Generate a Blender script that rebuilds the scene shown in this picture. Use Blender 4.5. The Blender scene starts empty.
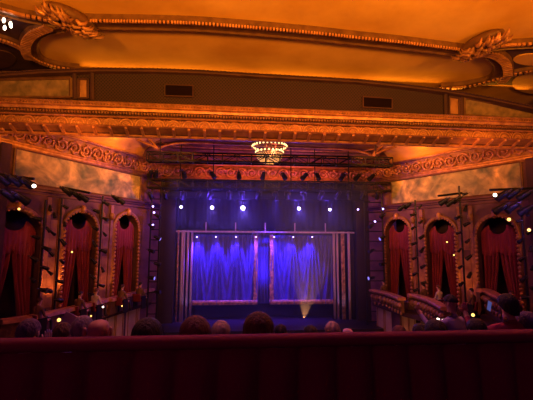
import bpy, bmesh, math, random
from mathutils import Vector, Matrix
random.seed(7)
S = bpy.context.scene
COL = S.collection
R = math.radians
PI = math.pi

# ---------------------------------------------------------------- camera
F = 385.0
CAM = Vector((-2.4, 0, 5.7))
YAW, ROLL, PIT = R(5.5), R(0.25), R(7.0)

def ray(px, py):
    ur = (px-266.5)/F; vr = (py-200)/F
    u = ur*math.cos(ROLL)+vr*math.sin(ROLL); v = -ur*math.sin(ROLL)+vr*math.cos(ROLL)
    y = math.cos(PIT)+v*math.sin(PIT); z = math.sin(PIT)-v*math.cos(PIT)
    return Vector((u*math.cos(YAW)+y*math.sin(YAW), -u*math.sin(YAW)+y*math.cos(YAW), z))
def atY(px, py, Y):
    r = ray(px, py); return CAM+r*(Y/r.y)
def atZ(px, py, Z):
    r = ray(px, py); return CAM+r*((Z-CAM.z)/r.z)

cd = bpy.data.cameras.new('camera'); co = bpy.data.objects.new('camera', cd); COL.objects.link(co)
co.location = CAM
cd.sensor_width = 36; cd.lens = F/533*36; cd.clip_start = .05; cd.clip_end = 200
fwd = Vector((math.cos(PIT)*math.sin(YAW), math.cos(PIT)*math.cos(YAW), math.sin(PIT)))
q = fwd.to_track_quat('-Z', 'Y').to_matrix().to_4x4()
co.rotation_euler = (q @ Matrix.Rotation(ROLL, 4, 'Z')).to_euler()
S.camera = co
vs = S.view_settings
vs.view_transform = 'Standard'; vs.look = 'None'; vs.gamma = 1; vs.exposure = 0; vs.use_curve_mapping = False

# ---------------------------------------------------------------- materials
def mat(name, col, rough=.6, metal=0, noise=0, nscale=5, col2=None, bump=0, bscale=20, emit=None, estr=0, sheen=0, stretch=None):
    m = bpy.data.materials.new(name); m.use_nodes = True
    nt = m.node_tree; b = nt.nodes['Principled BSDF']
    b.inputs['Base Color'].default_value = (*col, 1)
    b.inputs['Roughness'].default_value = rough; b.inputs['Metallic'].default_value = metal
    if sheen: b.inputs['Sheen Weight'].default_value = sheen
    tc = nt.nodes.new('ShaderNodeTexCoord'); mp = nt.nodes.new('ShaderNodeMapping')
    nt.links.new(tc.outputs['Object'], mp.inputs['Vector'])
    if stretch: mp.inputs['Scale'].default_value = stretch
    if col2 is not None:
        n = nt.nodes.new('ShaderNodeTexNoise'); n.inputs['Scale'].default_value = nscale; n.inputs['Detail'].default_value = 5
        nt.links.new(mp.outputs[0], n.inputs['Vector'])
        rp = nt.nodes.new('ShaderNodeValToRGB')
        rp.color_ramp.elements[0].position = .35; rp.color_ramp.elements[0].color = (*col, 1)
        rp.color_ramp.elements[1].position = .65; rp.color_ramp.elements[1].color = (*col2, 1)
        nt.links.new(n.outputs['Fac'], rp.inputs['Fac']); nt.links.new(rp.outputs[0], b.inputs['Base Color'])
    if bump:
        n = nt.nodes.new('ShaderNodeTexNoise'); n.inputs['Scale'].default_value = bscale; n.inputs['Detail'].default_value = 4
        nt.links.new(mp.outputs[0], n.inputs['Vector'])
        bm_ = nt.nodes.new('ShaderNodeBump'); bm_.inputs['Strength'].default_value = bump; bm_.inputs['Distance'].default_value = .05
        nt.links.new(n.outputs['Fac'], bm_.inputs['Height']); nt.links.new(bm_.outputs[0], b.inputs['Normal'])
    if emit:
        b.inputs['Emission Color'].default_value = (*emit, 1); b.inputs['Emission Strength'].default_value = estr
    return m
M = {}
M['plaster_ceiling'] = mat('ceiling plaster', (.78, .42, .12), .8, col2=(.56, .26, .05), nscale=.4, bump=.1, bscale=3)  # second, darker cloudy tone paints in patchy shading
M['gilt'] = mat('gilt plaster', (.42, .19, .09), .5, metal=.2, col2=(.24, .09, .05), nscale=2.5, bump=.3, bscale=14)
M['gilt_bright'] = mat('bright gilt moulding', (.66, .30, .16), .4, metal=.3, col2=(.40, .16, .09), nscale=4, bump=.15, bscale=18)
M['gilt_rib'] = mat('worn gilt rib', (.17, .075, .035), .55, metal=.2, col2=(.10, .04, .022), nscale=3, bump=.5, bscale=9)
M['plum'] = mat('plum plaster', (.075, .026, .045), .8, col2=(.05, .018, .034), nscale=1.5, bump=.2, bscale=8)
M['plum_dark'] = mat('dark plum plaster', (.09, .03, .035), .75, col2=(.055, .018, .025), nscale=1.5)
M['wall'] = mat('rose wall plaster', (.19, .075, .09), .7, col2=(.11, .04, .06), nscale=1.3, bump=.3, bscale=6)
M['lower_wall'] = mat('cream lower wall', (.55, .36, .22), .7, col2=(.42, .25, .16), nscale=1.2)
M['red_velvet'] = mat('red velvet', (.32, .025, .05), .8, sheen=.15, col2=(.2, .012, .03), nscale=1.5, stretch=(6, 6, .6))
M['rail_velvet'] = mat('rail velvet', (.23, .006, .045), .9, col2=(.18, .004, .035), nscale=2, bump=.1, bscale=60)
M['blue_drape'] = mat('blue satin drape', (.13, .11, .48), .45, sheen=.1, col2=(.09, .08, .36), nscale=3)
M['blue_drape_back'] = mat('inner blue drape', (.16, .14, .6), .6)
M['gold_cloth'] = mat('gold brocade border', (.85, .46, .20), .5, metal=.1, col2=(.25, .10, .07), nscale=5)
M['leg_cloth'] = mat('rose grey drape', (.70, .50, .52), .7, col2=(.5, .34, .38), nscale=2, stretch=(3, 3, .3))
M['leg_dark'] = mat('dark brown drape', (.035, .018, .025), .8)
M['black'] = mat('black masking cloth', (.008, .007, .01), .9)
M['metal_black'] = mat('black painted metal', (.025, .022, .028), .45, metal=.5)
M['metal_grey'] = mat('grey painted metal', (.12, .10, .12), .4, metal=.6)
M['dark_wood'] = mat('dark stage boards', (.04, .025, .03), .5, col2=(.025, .018, .02), nscale=3, stretch=(1, 8, 1))
M['carpet'] = mat('dark carpet', (.05, .012, .018), .95, col2=(.035, .01, .014), nscale=30)
M['seat_velvet'] = mat('seat velvet', (.16, .01, .02), .85)
M['grille'] = mat('dark grille', (.012, .006, .01), 1)
M['grille'].node_tree.nodes['Principled BSDF'].inputs['Specular IOR Level'].default_value = 0
M['lamp_blue'] = mat('blue white lamp', (.3, .3, .5), emit=(.62, .55, 1.0), estr=30)
M['lamp_blue_dim'] = mat('violet lamp', (.2, .2, .5), emit=(.25, .22, 1.0), estr=1.2)
M['lamp_violet'] = mat('small violet lamp', (.2, .2, .5), emit=(.36, .27, 1.0), estr=9)
M['lamp_warm'] = mat('warm lamp', (.5, .4, .2), emit=(1, .5, .12), estr=3)
M['lamp_white'] = mat('white lamp', (.6, .6, .6), emit=(1, .8, .6), estr=5)
M['lamp_off'] = mat('dark lens', (.05, .05, .08), .15)
M['bulb'] = mat('candle bulb', (.6, .5, .3), emit=(1, .62, .2), estr=3.5)
M['crystal'] = mat('amber crystal', (.85, .65, .35), .15, emit=(1, .5, .1), estr=.35)  # weak emission imitates bulb light caught in the crystal
M['screen'] = mat('phone screen', (.1, .2, .4), emit=(.25, .3, 1), estr=.22)
M['phone'] = mat('phone body', (.02, .02, .03), .3)
M['paper'] = mat('paper', (.6, .5, .45), .8)

def lattice_mat():
    m = mat('diamond lattice', (.06, .03, .04), .9); nt = m.node_tree; b = nt.nodes['Principled BSDF']
    tc = nt.nodes.new('ShaderNodeTexCoord'); out = []
    sp = nt.nodes.new('ShaderNodeSeparateXYZ'); nt.links.new(tc.outputs['Object'], sp.inputs[0])
    for s in (1, -1):
        a = nt.nodes.new('ShaderNodeMath'); a.operation = 'MULTIPLY_ADD'
        nt.links.new(sp.outputs['Z'], a.inputs[0]); a.inputs[1].default_value = s; nt.links.new(sp.outputs['X'], a.inputs[2])
        w = nt.nodes.new('ShaderNodeMath'); w.operation = 'MULTIPLY'; nt.links.new(a.outputs[0], w.inputs[0]); w.inputs[1].default_value = 48
        c = nt.nodes.new('ShaderNodeMath'); c.operation = 'SINE'; nt.links.new(w.outputs[0], c.inputs[0]); out.append(c)
    mx = nt.nodes.new('ShaderNodeMath'); mx.operation = 'MAXIMUM'
    nt.links.new(out[0].outputs[0], mx.inputs[0]); nt.links.new(out[1].outputs[0], mx.inputs[1])
    rp = nt.nodes.new('ShaderNodeValToRGB')
    rp.color_ramp.elements[0].position = .3; rp.color_ramp.elements[0].color = (.014, .008, .018, 1)
    rp.color_ramp.elements[1].position = .95; rp.color_ramp.elements[1].color = (.06, .024, .042, 1)
    nt.links.new(mx.outputs[0], rp.inputs['Fac']); nt.links.new(rp.outputs[0], b.inputs['Base Color'])
    return m
M['lattice'] = lattice_mat()

def mural_mat(name, seed):
    m = mat(name, (.3, .25, .15), .65); nt = m.node_tree; b = nt.nodes['Principled BSDF']
    tc = nt.nodes.new('ShaderNodeTexCoord')
    n0 = nt.nodes.new('ShaderNodeTexNoise'); n0.inputs['Scale'].default_value = .55; n0.noise_dimensions = '4D'; n0.inputs['W'].default_value = seed
    n0.inputs['Distortion'].default_value = 1.5; n0.inputs['Detail'].default_value = 3
    n1 = nt.nodes.new('ShaderNodeTexNoise'); n1.inputs['Scale'].default_value = 1.2; n1.noise_dimensions = '4D'; n1.inputs['W'].default_value = seed+3
    n1.inputs['Distortion'].default_value = 2.2; n1.inputs['Detail'].default_value = 5
    for n in (n0, n1): nt.links.new(tc.outputs['Object'], n.inputs['Vector'])
    r0 = nt.nodes.new('ShaderNodeValToRGB'); e = r0.color_ramp.elements
    e[0].position = .32; e[0].color = (.10, .13, .10, 1); e[1].position = .68; e[1].color = (.85, .6, .28, 1)
    k = r0.color_ramp.elements.new(.5); k.color = (.38, .30, .17, 1)
    r1 = nt.nodes.new('ShaderNodeValToRGB'); e = r1.color_ramp.elements
    e[0].position = .4; e[0].color = (.62, .60, .60, 1); e[1].position = .65; e[1].color = (1.15, 1.05, .95, 1)
    nt.links.new(n0.outputs['Fac'], r0.inputs['Fac']); nt.links.new(n1.outputs['Fac'], r1.inputs['Fac'])
    mx = nt.nodes.new('ShaderNodeMixRGB'); mx.blend_type = 'MULTIPLY'; mx.inputs['Fac'].default_value = 1
    nt.links.new(r0.outputs[0], mx.inputs[1]); nt.links.new(r1.outputs[0], mx.inputs[2]); nt.links.new(mx.outputs[0], b.inputs['Base Color'])
    return m
M['mural_left'] = mural_mat('painted clouds and figures', 1.0)
M['mural_right'] = mural_mat('painted swirling foliage', 6.0)
M['paint_panel'] = mat('painted ceiling panel', (.13, .085, .06), .7, col2=(.28, .17, .10), nscale=3.5)

# ---------------------------------------------------------------- mesh builder
class MB:
    def __init__(s): s.v = []; s.f = []
    def add(s, v, f):
        n = len(s.v); s.v += [tuple(p) for p in v]; s.f += [tuple(i+n for i in q) for q in f]; return s
    def box(s, c, d, m=None):
        x, y, z = [k/2 for k in d]
        v = [Vector((i*x, j*y, k*z)) for i in (-1, 1) for j in (-1, 1) for k in (-1, 1)]
        if m is not None: v = [m @ p for p in v]
        v = [p+Vector(c) for p in v]
        return s.add(v, [(0, 1, 3, 2), (4, 6, 7, 5), (0, 4, 5, 1), (2, 3, 7, 6), (0, 2, 6, 4), (1, 5, 7, 3)])
    def tube(s, pts, r, n=6, closed=False):
        pts = [Vector(p) for p in pts]; N = len(pts)
        rr = r if isinstance(r, (list, tuple)) else [r]*N
        V = []; up = None
        for i, p in enumerate(pts):
            if closed: t = pts[(i+1) % N]-pts[i-1]
            else: t = pts[min(i+1, N-1)]-pts[max(i-1, 0)]
            if t.length < 1e-9: t = Vector((0, 0, 1))
            t.normalize()
            if up is None: up = Vector((0, 0, 1)) if abs(t.z) < .9 else Vector((1, 0, 0))
            a = t.cross(up)
            if a.length < 1e-3: a = t.cross(Vector((0.3, 1, 0.2)))
            a.normalize(); b = a.cross(t).normalized(); up = b
            V += [p+(a*math.cos(2*PI*k/n)+b*math.sin(2*PI*k/n))*rr[i] for k in range(n)]
        Fc = []
        for i in range(N if closed else N-1):
            j = (i+1) % N
            Fc += [(i*n+k, i*n+(k+1) % n, j*n+(k+1) % n, j*n+k) for k in range(n)]
        if not closed: Fc += [tuple(range(n))[::-1], tuple((N-1)*n+k for k in range(n))]
        return s.add(V, Fc)
    def ball(s, c, r, m=None, a=10, b=6):
        rx, ry, rz = (r, r, r) if not isinstance(r, (tuple, list)) else r
        V = [(0, 0, rz)]
        for j in range(1, b):
            t = PI*j/b
            V += [(rx*math.sin(t)*math.cos(2*PI*i/a), ry*math.sin(t)*math.sin(2*PI*i/a), rz*math.cos(t)) for i in range(a)]
        V.append((0, 0, -rz)); Fc = [(0, 1+i, 1+(i+1) % a) for i in range(a)]
        for j in range(b-2):
            o = 1+j*a; Fc += [(o+i, o+a+i, o+a+(i+1) % a, o+(i+1) % a) for i in range(a)]
        o = 1+(b-2)*a; Fc += [(o+i, len(V)-1, o+(i+1) % a) for i in range(a)]
        V = [Vector(v) for v in V]
        if m is not None: V = [m @ v for v in V]
        return s.add([v+Vector(c) for v in V], Fc)
    def lathe(s, prof, c=(0, 0, 0), n=16, m=None):
        V = [Vector((r*math.cos(2*PI*k/n), r*math.sin(2*PI*k/n), z)) for r, z in prof for k in range(n)]
        if m is not None: V = [m @ v for v in V]
        V = [v+Vector(c) for v in V]
        Fc = [(i*n+k, i*n+(k+1) % n, (i+1)*n+(k+1) % n, (i+1)*n+k) for i in range(len(prof)-1) for k in range(n)]
        if prof[0][0] > 1e-4: Fc.append(tuple(range(n))[::-1])
        if prof[-1][0] > 1e-4: Fc.append(tuple((len(prof)-1)*n+k for k in range(n)))
        return s.add(V, Fc)
    def sweep(s, path, prof, closed=False, frame=None):
        # path: points; prof: closed polygon of (a, b); a along side vector, b along up
        N = len(path); n = len(prof); V = []
        for i, p in enumerate(path):
            p = Vector(p)
            if frame: a, b = frame(i, p)
            else:
                t = Vector(path[min(i+1, N-1)])-Vector(path[max(i-1, 0)]); t.normalize()
                b = Vector((0, 0, 1)); a = t.cross(b).normalized()
            V += [p+a*x+b*z for x, z in prof]
        Fc = [(i*n+k, i*n+(k+1) % n, (i+1)*n+(k+1) % n, (i+1)*n+k) for i in range(N-1) for k in range(n)]
        if closed: Fc += [((N-1)*n+k, (N-1)*n+(k+1) % n, (k+1) % n, k) for k in range(n)]
        else: Fc += [tuple(range(n))[::-1], tuple((N-1)*n+k for k in range(n))]
        return s.add(V, Fc)
    def grid(s, fn, nu, nv):
        V = [fn(i/nu, j/nv) for j in range(nv+1) for i in range(nu+1)]
        Fc = [(j*(nu+1)+i, j*(nu+1)+i+1, (j+1)*(nu+1)+i+1, (j+1)*(nu+1)+i) for j in range(nv) for i in range(nu)]
        return s.add(V, Fc)
    def slab(s, poly, d):   # polygon extruded by vector d
        n = len(poly); P = [Vector(p) for p in poly]
        return s.add(P+[p+Vector(d) for p in P], [tuple(range(n)), tuple(range(2*n-1, n-1, -1))]+[(k, (k+1) % n, n+(k+1) % n, n+k)[::-1] for k in range(n)])
    def build(s, name, m, parent=None, smooth=False, solid=0, xf=None):
        me = bpy.data.meshes.new(name)
        v = s.v if xf is None else [tuple(xf(Vector(p))) for p in s.v]
        me.from_pydata(v, [], s.f); me.materials.append(m)
        bm = bmesh.new(); bm.from_mesh(me); bmesh.ops.recalc_face_normals(bm, faces=bm.faces)
        if solid:
            geom = bmesh.ops.solidify(bm, geom=bm.faces[:], thickness=solid)
        bm.to_mesh(me); bm.free()
        if smooth:
            for p in me.polygons: p.use_smooth = True
        o = bpy.data.objects.new(name, me); COL.objects.link(o)
        if parent: o.parent = parent
        return o
def struct(o): o['kind'] = 'structure'; return o
def tag(o, label, cat, group=None):
    o['label'] = label; o['category'] = cat
    if group: o['group'] = group
    return o
def empty(name, loc=(0, 0, 0), rot=(0, 0, 0)):
    o = bpy.data.objects.new(name, None); COL.objects.link(o); o.empty_display_size = .2
    o.location = loc; o.rotation_euler = rot; return o
def copy_tree(o, parent=None):
    c = o.copy(); COL.objects.link(c)
    if parent: c.parent = parent
    for ch in list(o.children): copy_tree(ch, c)
    return c
class Maker:
    """first use hands out the prototype, later uses hand out copies"""
    def __init__(s, fn): s.p = fn(); s.used = False
    def get(s):
        if not s.used: s.used = True; return s.p
        return copy_tree(s.p)

def light(kind, name, loc, energy, col, target=None, size=.3, spot=60, blend=.5, sy=None):
    l = bpy.data.lights.new(name, kind); l.energy = energy; l.color = col
    if kind == 'AREA':
        l.shape = 'RECTANGLE' if sy else 'SQUARE'; l.size = size
        if sy: l.size_y = sy
    else: l.shadow_soft_size = size
    if kind == 'SPOT': l.spot_size = R(spot); l.spot_blend = blend
    o = bpy.data.objects.new(name, l); COL.objects.link(o); o.location = loc
    if target is not None: o.rotation_euler = (Vector(target)-Vector(loc)).to_track_quat('-Z', 'Y').to_euler()
    return o

# ---------------------------------------------------------------- shell
struct(MB().box((0, 15, -.1), (40, 44, .2)).build('floor', M['carpet']))
# flat ceiling and the rim it grows from
CZ = 13.4
rim_px = [(-70, 88), (-30, 79), (0, 75), (40, 72), (100, 70), (150, 70.3), (200, 72), (266, 76), (320, 79), (356, 81), (400, 85.5), (445, 91), (490, 99), (533, 108), (575, 119), (630, 136)]
rim = [atY(x, y, 15.4) for x, y in rim_px]
def rimz(X):
    if X <= rim[0].x: return rim[0].z
    for a, b in zip(rim, rim[1:]):
        if X <= b.x: t = (X-a.x)/(b.x-a.x); return a.z+(b.z-a.z)*t
    return rim[-1].z
c = MB()
c.box((.8, 7.2, CZ+.05), (34, 26.6, .1))
struct(c.build('ceiling', M['plaster_ceiling']))
struct(MB().box((.8, 20.6, 12.8), (34, .2, 1.4)).build('wall_cove_back', M['plum']))
# rim mouldings
rm = MB(); path = [Vector((p.x, 15.4, p.z)) for p in rim]
# refine
pp = []
for a, b in zip(path, path[1:]):
    for k in range(4): pp.append(a.lerp(b, k/4))
pp.append(path[-1])
fr = lambda i, p: (Vector((0, 1, 0)), Vector((0, 0, 1)))
rm.sweep(pp, [(-.1, -.1), (.22, -.14), (.22, .06), (-.04, .05), (-.1, .02)], frame=fr)
struct(rm.build('trim_1', M['plum_dark']))
rm = MB()
rm.sweep(pp, [(-.15, .0), (-.1, -.03), (-.1, .04), (-.15, .03)], frame=fr)
d = 0
for a, b in zip(pp, pp[1:]):
    L = (b-a).length; n = max(1, int(L/.16))
    for k in range(n): p = a.lerp(b, k/n); rm.box(p+Vector((0, -.17, .0)), (.07, .04, .04))
struct(rm.build('trim_2', M['plum']))

# sounding board face with diamond lattice
sb = MB()
def sbf(u, v):
    X = -13.2+u*28; z1 = rimz(X)-.08; z = 11.5+(z1-11.5)*v
    return (X, 15.80-.262*(z-11.5), z)
sb.grid(sbf, 80, 2)
struct(sb.build('trim_3', M['lattice'], solid=.1))
def sbpt(px, py, off=.06):   # pixel to the face plane
    r = ray(px, py)
    # plane: Y = 18.62 - .45*(Z-13.1)/1.0
    k = .262
    s = (15.80-off+k*(11.5-CAM.z))/(r.y+k*r.z)
    return CAM+r*s
def face_panel(name, quad, m, fm, t=.07):
    P = [sbpt(*p) for p in quad]
    n = Vector((0, -1, -.42)).normalized()
    b = MB().slab(P, -n*.05)
    o = b.build(name, m)
    fb = MB()
    Pn = [p+n*.02 for p in P]
    for a, c_ in zip(Pn, Pn[1:]+Pn[:1]): fb.tube([a, c_], t, 5)
    fb.build('frame', fm, o)
    return o
struct(face_panel('trim_4', [(-40, 80), (71, 78), (71, 97), (-40, 97.5)], M['paint_panel'], M['gilt_rib']))
struct(face_panel('trim_5', [(78.5, 79), (88, 79.2), (88, 98), (78.5, 98)], M['gilt'], M['plum_dark'], .05))
struct(face_panel('trim_6', [(449, 96.5), (459, 98), (459, 115), (449, 114.3)], M['gilt'], M['plum_dark'], .05))
struct(face_panel('trim_7', [(464, 97.5), (500, 104), (575, 121), (575, 123), (464, 115)], M['paint_panel'], M['gilt_rib']))
for i, qd in enumerate([[(165, 84.5), (193, 85.5), (193, 96.5), (165, 95.8)], [(363, 96.5), (392, 98.5), (392, 108.5), (363, 107)]]):
    o = face_panel('speaker_grille', qd, M['grille'], M['plum_dark'], .03)
    tag(o, ['dark rectangular grille left of centre on the lattice band under the amber ceiling', 'dark rectangular grille right of centre on the lattice band under the amber ceiling'][i], 'grille', 'grilles in the lattice band')
for i, (x, y0, y1) in enumerate([(74.5, 73, 99), (92, 72, 100), (445.5, 92, 115.5), (461.5, 95, 117)]):
    b = MB(); b.tube([sbpt(x, y0), sbpt(x+.5, y1)], .09, 5); struct(b.build('trim_%d' % (8+i), M['plum']))

# main cornice beam
X0, X1 = -13.5, 15
def bar(name, prof, m):   # prof (Y,z) extruded in X
    b = MB(); n = len(prof)
    b.add([(X0, y, z) for y, z in prof]+[(X1, y, z) for y, z in prof], [tuple(range(n)), tuple(range(2*n-1, n-1, -1))]+[(k, (k+1) % n, n+(k+1) % n, n+k) for k in range(n)])
    return struct(b.build(name, m))
bar('trim_12', [(15.6, 11.56), (15.5, 11.5), (15.57, 11.43), (15.55, 11.34), (15.64, 11.3), (15.66, 11.2), (16.1, 11.2), (16.1, 11.56)], M['gilt_bright'])
bar('trim_13', [(15.8, 11.2), (15.78, 11.1), (15.82, 11.02), (16.1, 11.02), (16.1, 11.2)], M['plum'])
bar('trim_14', [(15.76, 11.02), (15.72, 10.99), (15.76, 10.95), (16.1, 10.95), (16.1, 11.02)], M['gilt_bright'])
bar('trim_15', [(15.9, 10.95), (15.9, 10.6), (16.1, 10.6), (16.1, 10.95)], M['plum'])  # plum ground stands in for purple shade behind the shells
bar('trim_16', [(15.8, 10.63), (15.72, 10.595), (15.8, 10.56), (16.1, 10.56), (16.1, 10.63)], M['gilt_bright'])
bar('trim_17', [(15.82, 10.56), (16.3, 10.37), (16.3, 10.9), (15.82, 10.9)], M['gilt'])
bar('trim_91', [(16.24, 10.38), (16.22, 10.32), (16.27, 10.28), (16.36, 10.28), (16.36, 10.38)], M['gilt_bright'])
b = MB(); x = X0
while x < X1:
    b.box((x, 15.74, 11.13), (.06, .1, .09)); b.box((x, 15.55, 11.42), (.045, .085, .05)); x += .12
struct(b.build('trim_18', M['gilt']))
# shells of the frieze
b = MB(); x = X0+.4
while x < X1-.3:
    for rr, t, yy in ((.27, .038, 15.85), (.16, .032, 15.84)):
        b.tube([(x+rr*math.cos(a*PI/10), yy, 10.63+rr*1.08*math.sin(a*PI/10)) for a in range(11)], t, 5)
    for k in range(5):
        a = PI*(k+.5)/5; b.tube([(x, 15.85, 10.64), (x+.14*math.cos(a), 15.83, 10.64+.16*math.sin(a))], [.017, .036], 5)
    b.tube([(x+.32, 15.87, 10.63), (x+.32, 15.84, 10.8), (x+.25, 15.84, 10.93)], .03, 5)
    b.tube([(x+.32, 15.84, 10.8), (x+.39, 15.84, 10.93)], .03, 5)
    x += .64
struct(b.build('trim_19', M['gilt_bright'], smooth=True))
# modillions under the sloping soffit
b = MB(); x = X0+.4; tilt = Matrix.Rotation(math.atan2(-.19, .48), 3, 'X')
while x < X1-.3:
    b.box((x, 16.04, 10.43), (.11, .5, .08), tilt); b.ball((x, 15.8, 10.53), (.07, .06, .06), a=8, b=5); x += .64
struct(b.build('trim_20', M['gilt_bright']))
struct(MB().box((.75, 16.22, 11.15), (28.4, .12, 1.5)).build('trim_21', M['plum']))

# ceiling bands (ribs) on the ceiling plane
def band(name, px, w, m, h=.18, bead=None, off=0):
    P = [atZ(x, y, CZ-h/2) for x, y in px]
    # smooth by Catmull-Rom
    Q = []
    for i in range(len(P)-1):
        a = P[max(i-1, 0)]; b_, c_ = P[i], P[i+1]; d_ = P[min(i+2, len(P)-1)]
        for k in range(6):
            t = k/6; Q.append(.5*((2*b_)+(c_-a)*t+(2*a-5*b_+4*c_-d_)*t*t+(3*b_-a-3*c_+d_)*t**3))
    Q.append(P[-1])
    g = MB(); g.sweep(Q, [(-w/2, -h/2), (-w/2+.06, -h/2-.05), (-w*.3, -h/2), (w*.3, -h/2), (w/2-.06, -h/2-.05), (w/2, -h/2), (w/2, h/2), (-w/2, h/2)])
    o = struct(g.build(name, m))
    if bead:
        g = MB(); acc = 0
        for a, b_ in zip(Q, Q[1:]):
            L = (b_-a).length; t = (b_-a).normalized(); sd = t.cross(Vector((0, 0, 1)))
            n = max(1, round(L/bead[1]))
            ang = math.atan2(t.y, t.x)
            for k in range(n):
                p = a.lerp(b_, k/n)+sd*bead[0]+Vector((0, 0, -h/2-.06))
                g.box(p, (bead[1]*.55, bead[2], .1), Matrix.Rotation(ang, 3, 'Z'))
        g.build('dentil', M['gilt_bright'], o)
    return o
band('trim_22', [(55, 20), (100, 21.5), (150, 22.3), (200, 24), (266, 29), (320, 34), (356, 38), (400, 42.5), (460, 50)], .62, M['gilt_rib'], bead=(.27, .11, .06))
band('trim_23', [(-30, 3), (0, 9), (25, 15.5), (55, 21)], .5, M['gilt_rib'], bead=(.25, .2, .1))
band('trim_24', [(62, 27), (45, 30), (35, 37), (33, 47), (38, 57), (52, 64), (80, 69)], .38, M['gilt_rib'])
band('trim_25', [(48, 24), (34, 30), (27, 38), (26, 48), (30, 56)], .45, M['gilt_rib'], bead=(0, .16, .34))
band('trim_26', [(-30, 30), (0, 36), (20, 44), (35, 56), (55, 63.5), (80, 67.5)], .3, M['gilt_rib'], bead=(0, .16, .2))
band('trim_27', [(472, 50), (488, 54), (497, 62), (497, 72), (488, 79), (465, 84)], .38, M['gilt_rib'])
band('trim_28', [(482, 50), (497, 53), (506, 61), (507, 72), (501, 80)], .45, M['gilt_rib'], bead=(0, .16, .34))
band('trim_29', [(478, 48), (500, 45), (520, 43.5), (560, 42)], .45, M['gilt_rib'], bead=(.2, .2, .1))
band('trim_30', [(440, 86), (470, 83), (498, 76), (520, 70), (560, 65)], .3, M['gilt_rib'], bead=(0, .16, .2))
def field(name, px, m, h):
    P = [atZ(x, y, CZ-.03) for x, y in px]
    return struct(MB().slab(P, (0, 0, -h)).build(name, m))
field('trim_31', [(-60, 4), (0, 11), (30, 18), (58, 24), (42, 31), (34, 40), (34, 50), (42, 60), (60, 66.5), (80, 68.5), (20, 69), (-60, 69)], M['plum'], .04)
field('trim_32', [(474, 52), (500, 48), (533, 44), (600, 42), (600, 90), (500, 84), (450, 86), (485, 80), (496, 70), (492, 58)], M['plum'], .04)
def oval(cx, cy, a, b_, n=24): return [(cx+a*math.cos(2*PI*k/n), cy+b_*math.sin(2*PI*k/n)) for k in range(n)]
field('trim_33', oval(-8, 58, 24, 10), M['plum_dark'], .08)
field('trim_34', oval(540, 82, 28, 11), M['plaster_ceiling'], .08)
field('trim_35', oval(535, 58, 22, 6), M['plaster_ceiling'], .08)

# ceiling behind the beam, with a cove down to the frieze
WZ = 10.95
A = {-1: Vector((-7.65, 23.0)), 1: Vector((7.65, 23.0))}
B = {-1: Vector((-11.5, 16.8)), 1: Vector((11.5, 16.8))}
UL = (B[1]-A[1]).length
def W(sd, s, d, z):
    u = (B[sd]-A[sd])/UL; n = Vector((-sd*abs(u.y), -abs(u.x)*1.0))
    p = A[sd]+u*s+n*d; return Vector((p.x, p.y, z))
PY = 24.5
SF = -1.5/ (6.2/UL)   # s where the side wall meets the proscenium wall
corner = {sd: W(sd, SF, 0, 0) for sd in (-1, 1)}
c = MB()
outer = [W(-1, 9, 0, WZ), W(-1, 5, 0, WZ), W(-1, 2, 0, WZ), W(-1, 0, 0, WZ), W(-1, SF, 0, WZ), Vector((-3, PY, WZ)), Vector((0, PY, WZ)), Vector((3, PY, WZ)), W(1, SF, 0, WZ), W(1, 0, 0, WZ), W(1, 2, 0, WZ), W(1, 5, 0, WZ), W(1, 9, 0, WZ)]
inner = [Vector((-9.5, 17.5, 0)), Vector((-8.0, 18.8, 0)), Vector((-6.2, 20.3, 0)), Vector((-5.4, 21.2, 0)), Vector((-4.4, 21.8, 0)), Vector((-2.5, 22.1, 0)), Vector((0, 22.2, 0)), Vector((2.5, 22.1, 0)), Vector((4.4, 21.8, 0)), Vector((5.4, 21.2, 0)), Vector((6.2, 20.3, 0)), Vector((8.0, 18.8, 0)), Vector((9.5, 17.5, 0))]
V = []
NC = 8
for o_, i_ in zip(outer, inner):
    for k in range(NC+1):
        a = k/NC*PI/2
        V.append((o_.x+(i_.x-o_.x)*(1-math.cos(a)), o_.y+(i_.y-o_.y)*(1-math.cos(a)), WZ+(12.0-WZ)*math.sin(a)))
Fc = [(i*(NC+1)+k, i*(NC+1)+k+1, (i+1)*(NC+1)+k+1, (i+1)*(NC+1)+k) for i in range(len(outer)-1) for k in range(NC)]
cs_ = [f for f in Fc if not 24+3 <= f[0] < 9*(NC+1)]; cm_ = [f for f in Fc if 24+3 <= f[0] < 9*(NC+1)]
c.add(V, cs_); struct(c.build('trim_36', M['plaster_ceiling'], smooth=True, solid=.05))
c = MB(); c.add(V, cm_); struct(c.build('trim_90', M['wall'], smooth=True, solid=.05))
struct(MB().box((0, 19.4, 12.08), (26, 6.4, .1)).build('trim_37', M['plum']))
g = MB()
def on_cove(i, t):   # i float index along the wall, t 0..1 up the cove
    a = t*PI/2; k = int(min(i, len(outer)-1.001)); f = i-k
    o_ = outer[k].lerp(outer[k+1], f); i_ = inner[k].lerp(inner[k+1], f)
    return Vector((o_.x+(i_.x-o_.x)*(1-math.cos(a)), o_.y+(i_.y-o_.y)*(1-math.cos(a)), WZ+(12.0-WZ)*math.sin(a)-.04))
for px in ([(158, 149), (153, 143), (145, 135.5), (132, 127)], [(158, 149), (150, 145), (135, 139), (112, 132)], [(158, 149.5), (164, 146), (174, 143.7), (190, 142.8), (266, 145.5), (338, 149), (356, 150.5), (366, 153), (372, 156)], [(372, 156), (377, 150), (386, 143), (400, 135)], [(372, 156), (383, 150.5), (402, 145), (425, 140)]):
    g.tube([atY(x, y, 21.6) for x, y in px], .07, 6)
struct(g.build('trim_38', M['gilt'], smooth=True))
g = MB()
for t, r_ in ((.62, .05), (.40, .05)):
    g.tube([on_cove(i/4, t) for i in range(13, 36)], r_, 6)
struct(g.build('trim_39', M['gilt_bright'], smooth=True))
g = MB()
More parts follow.
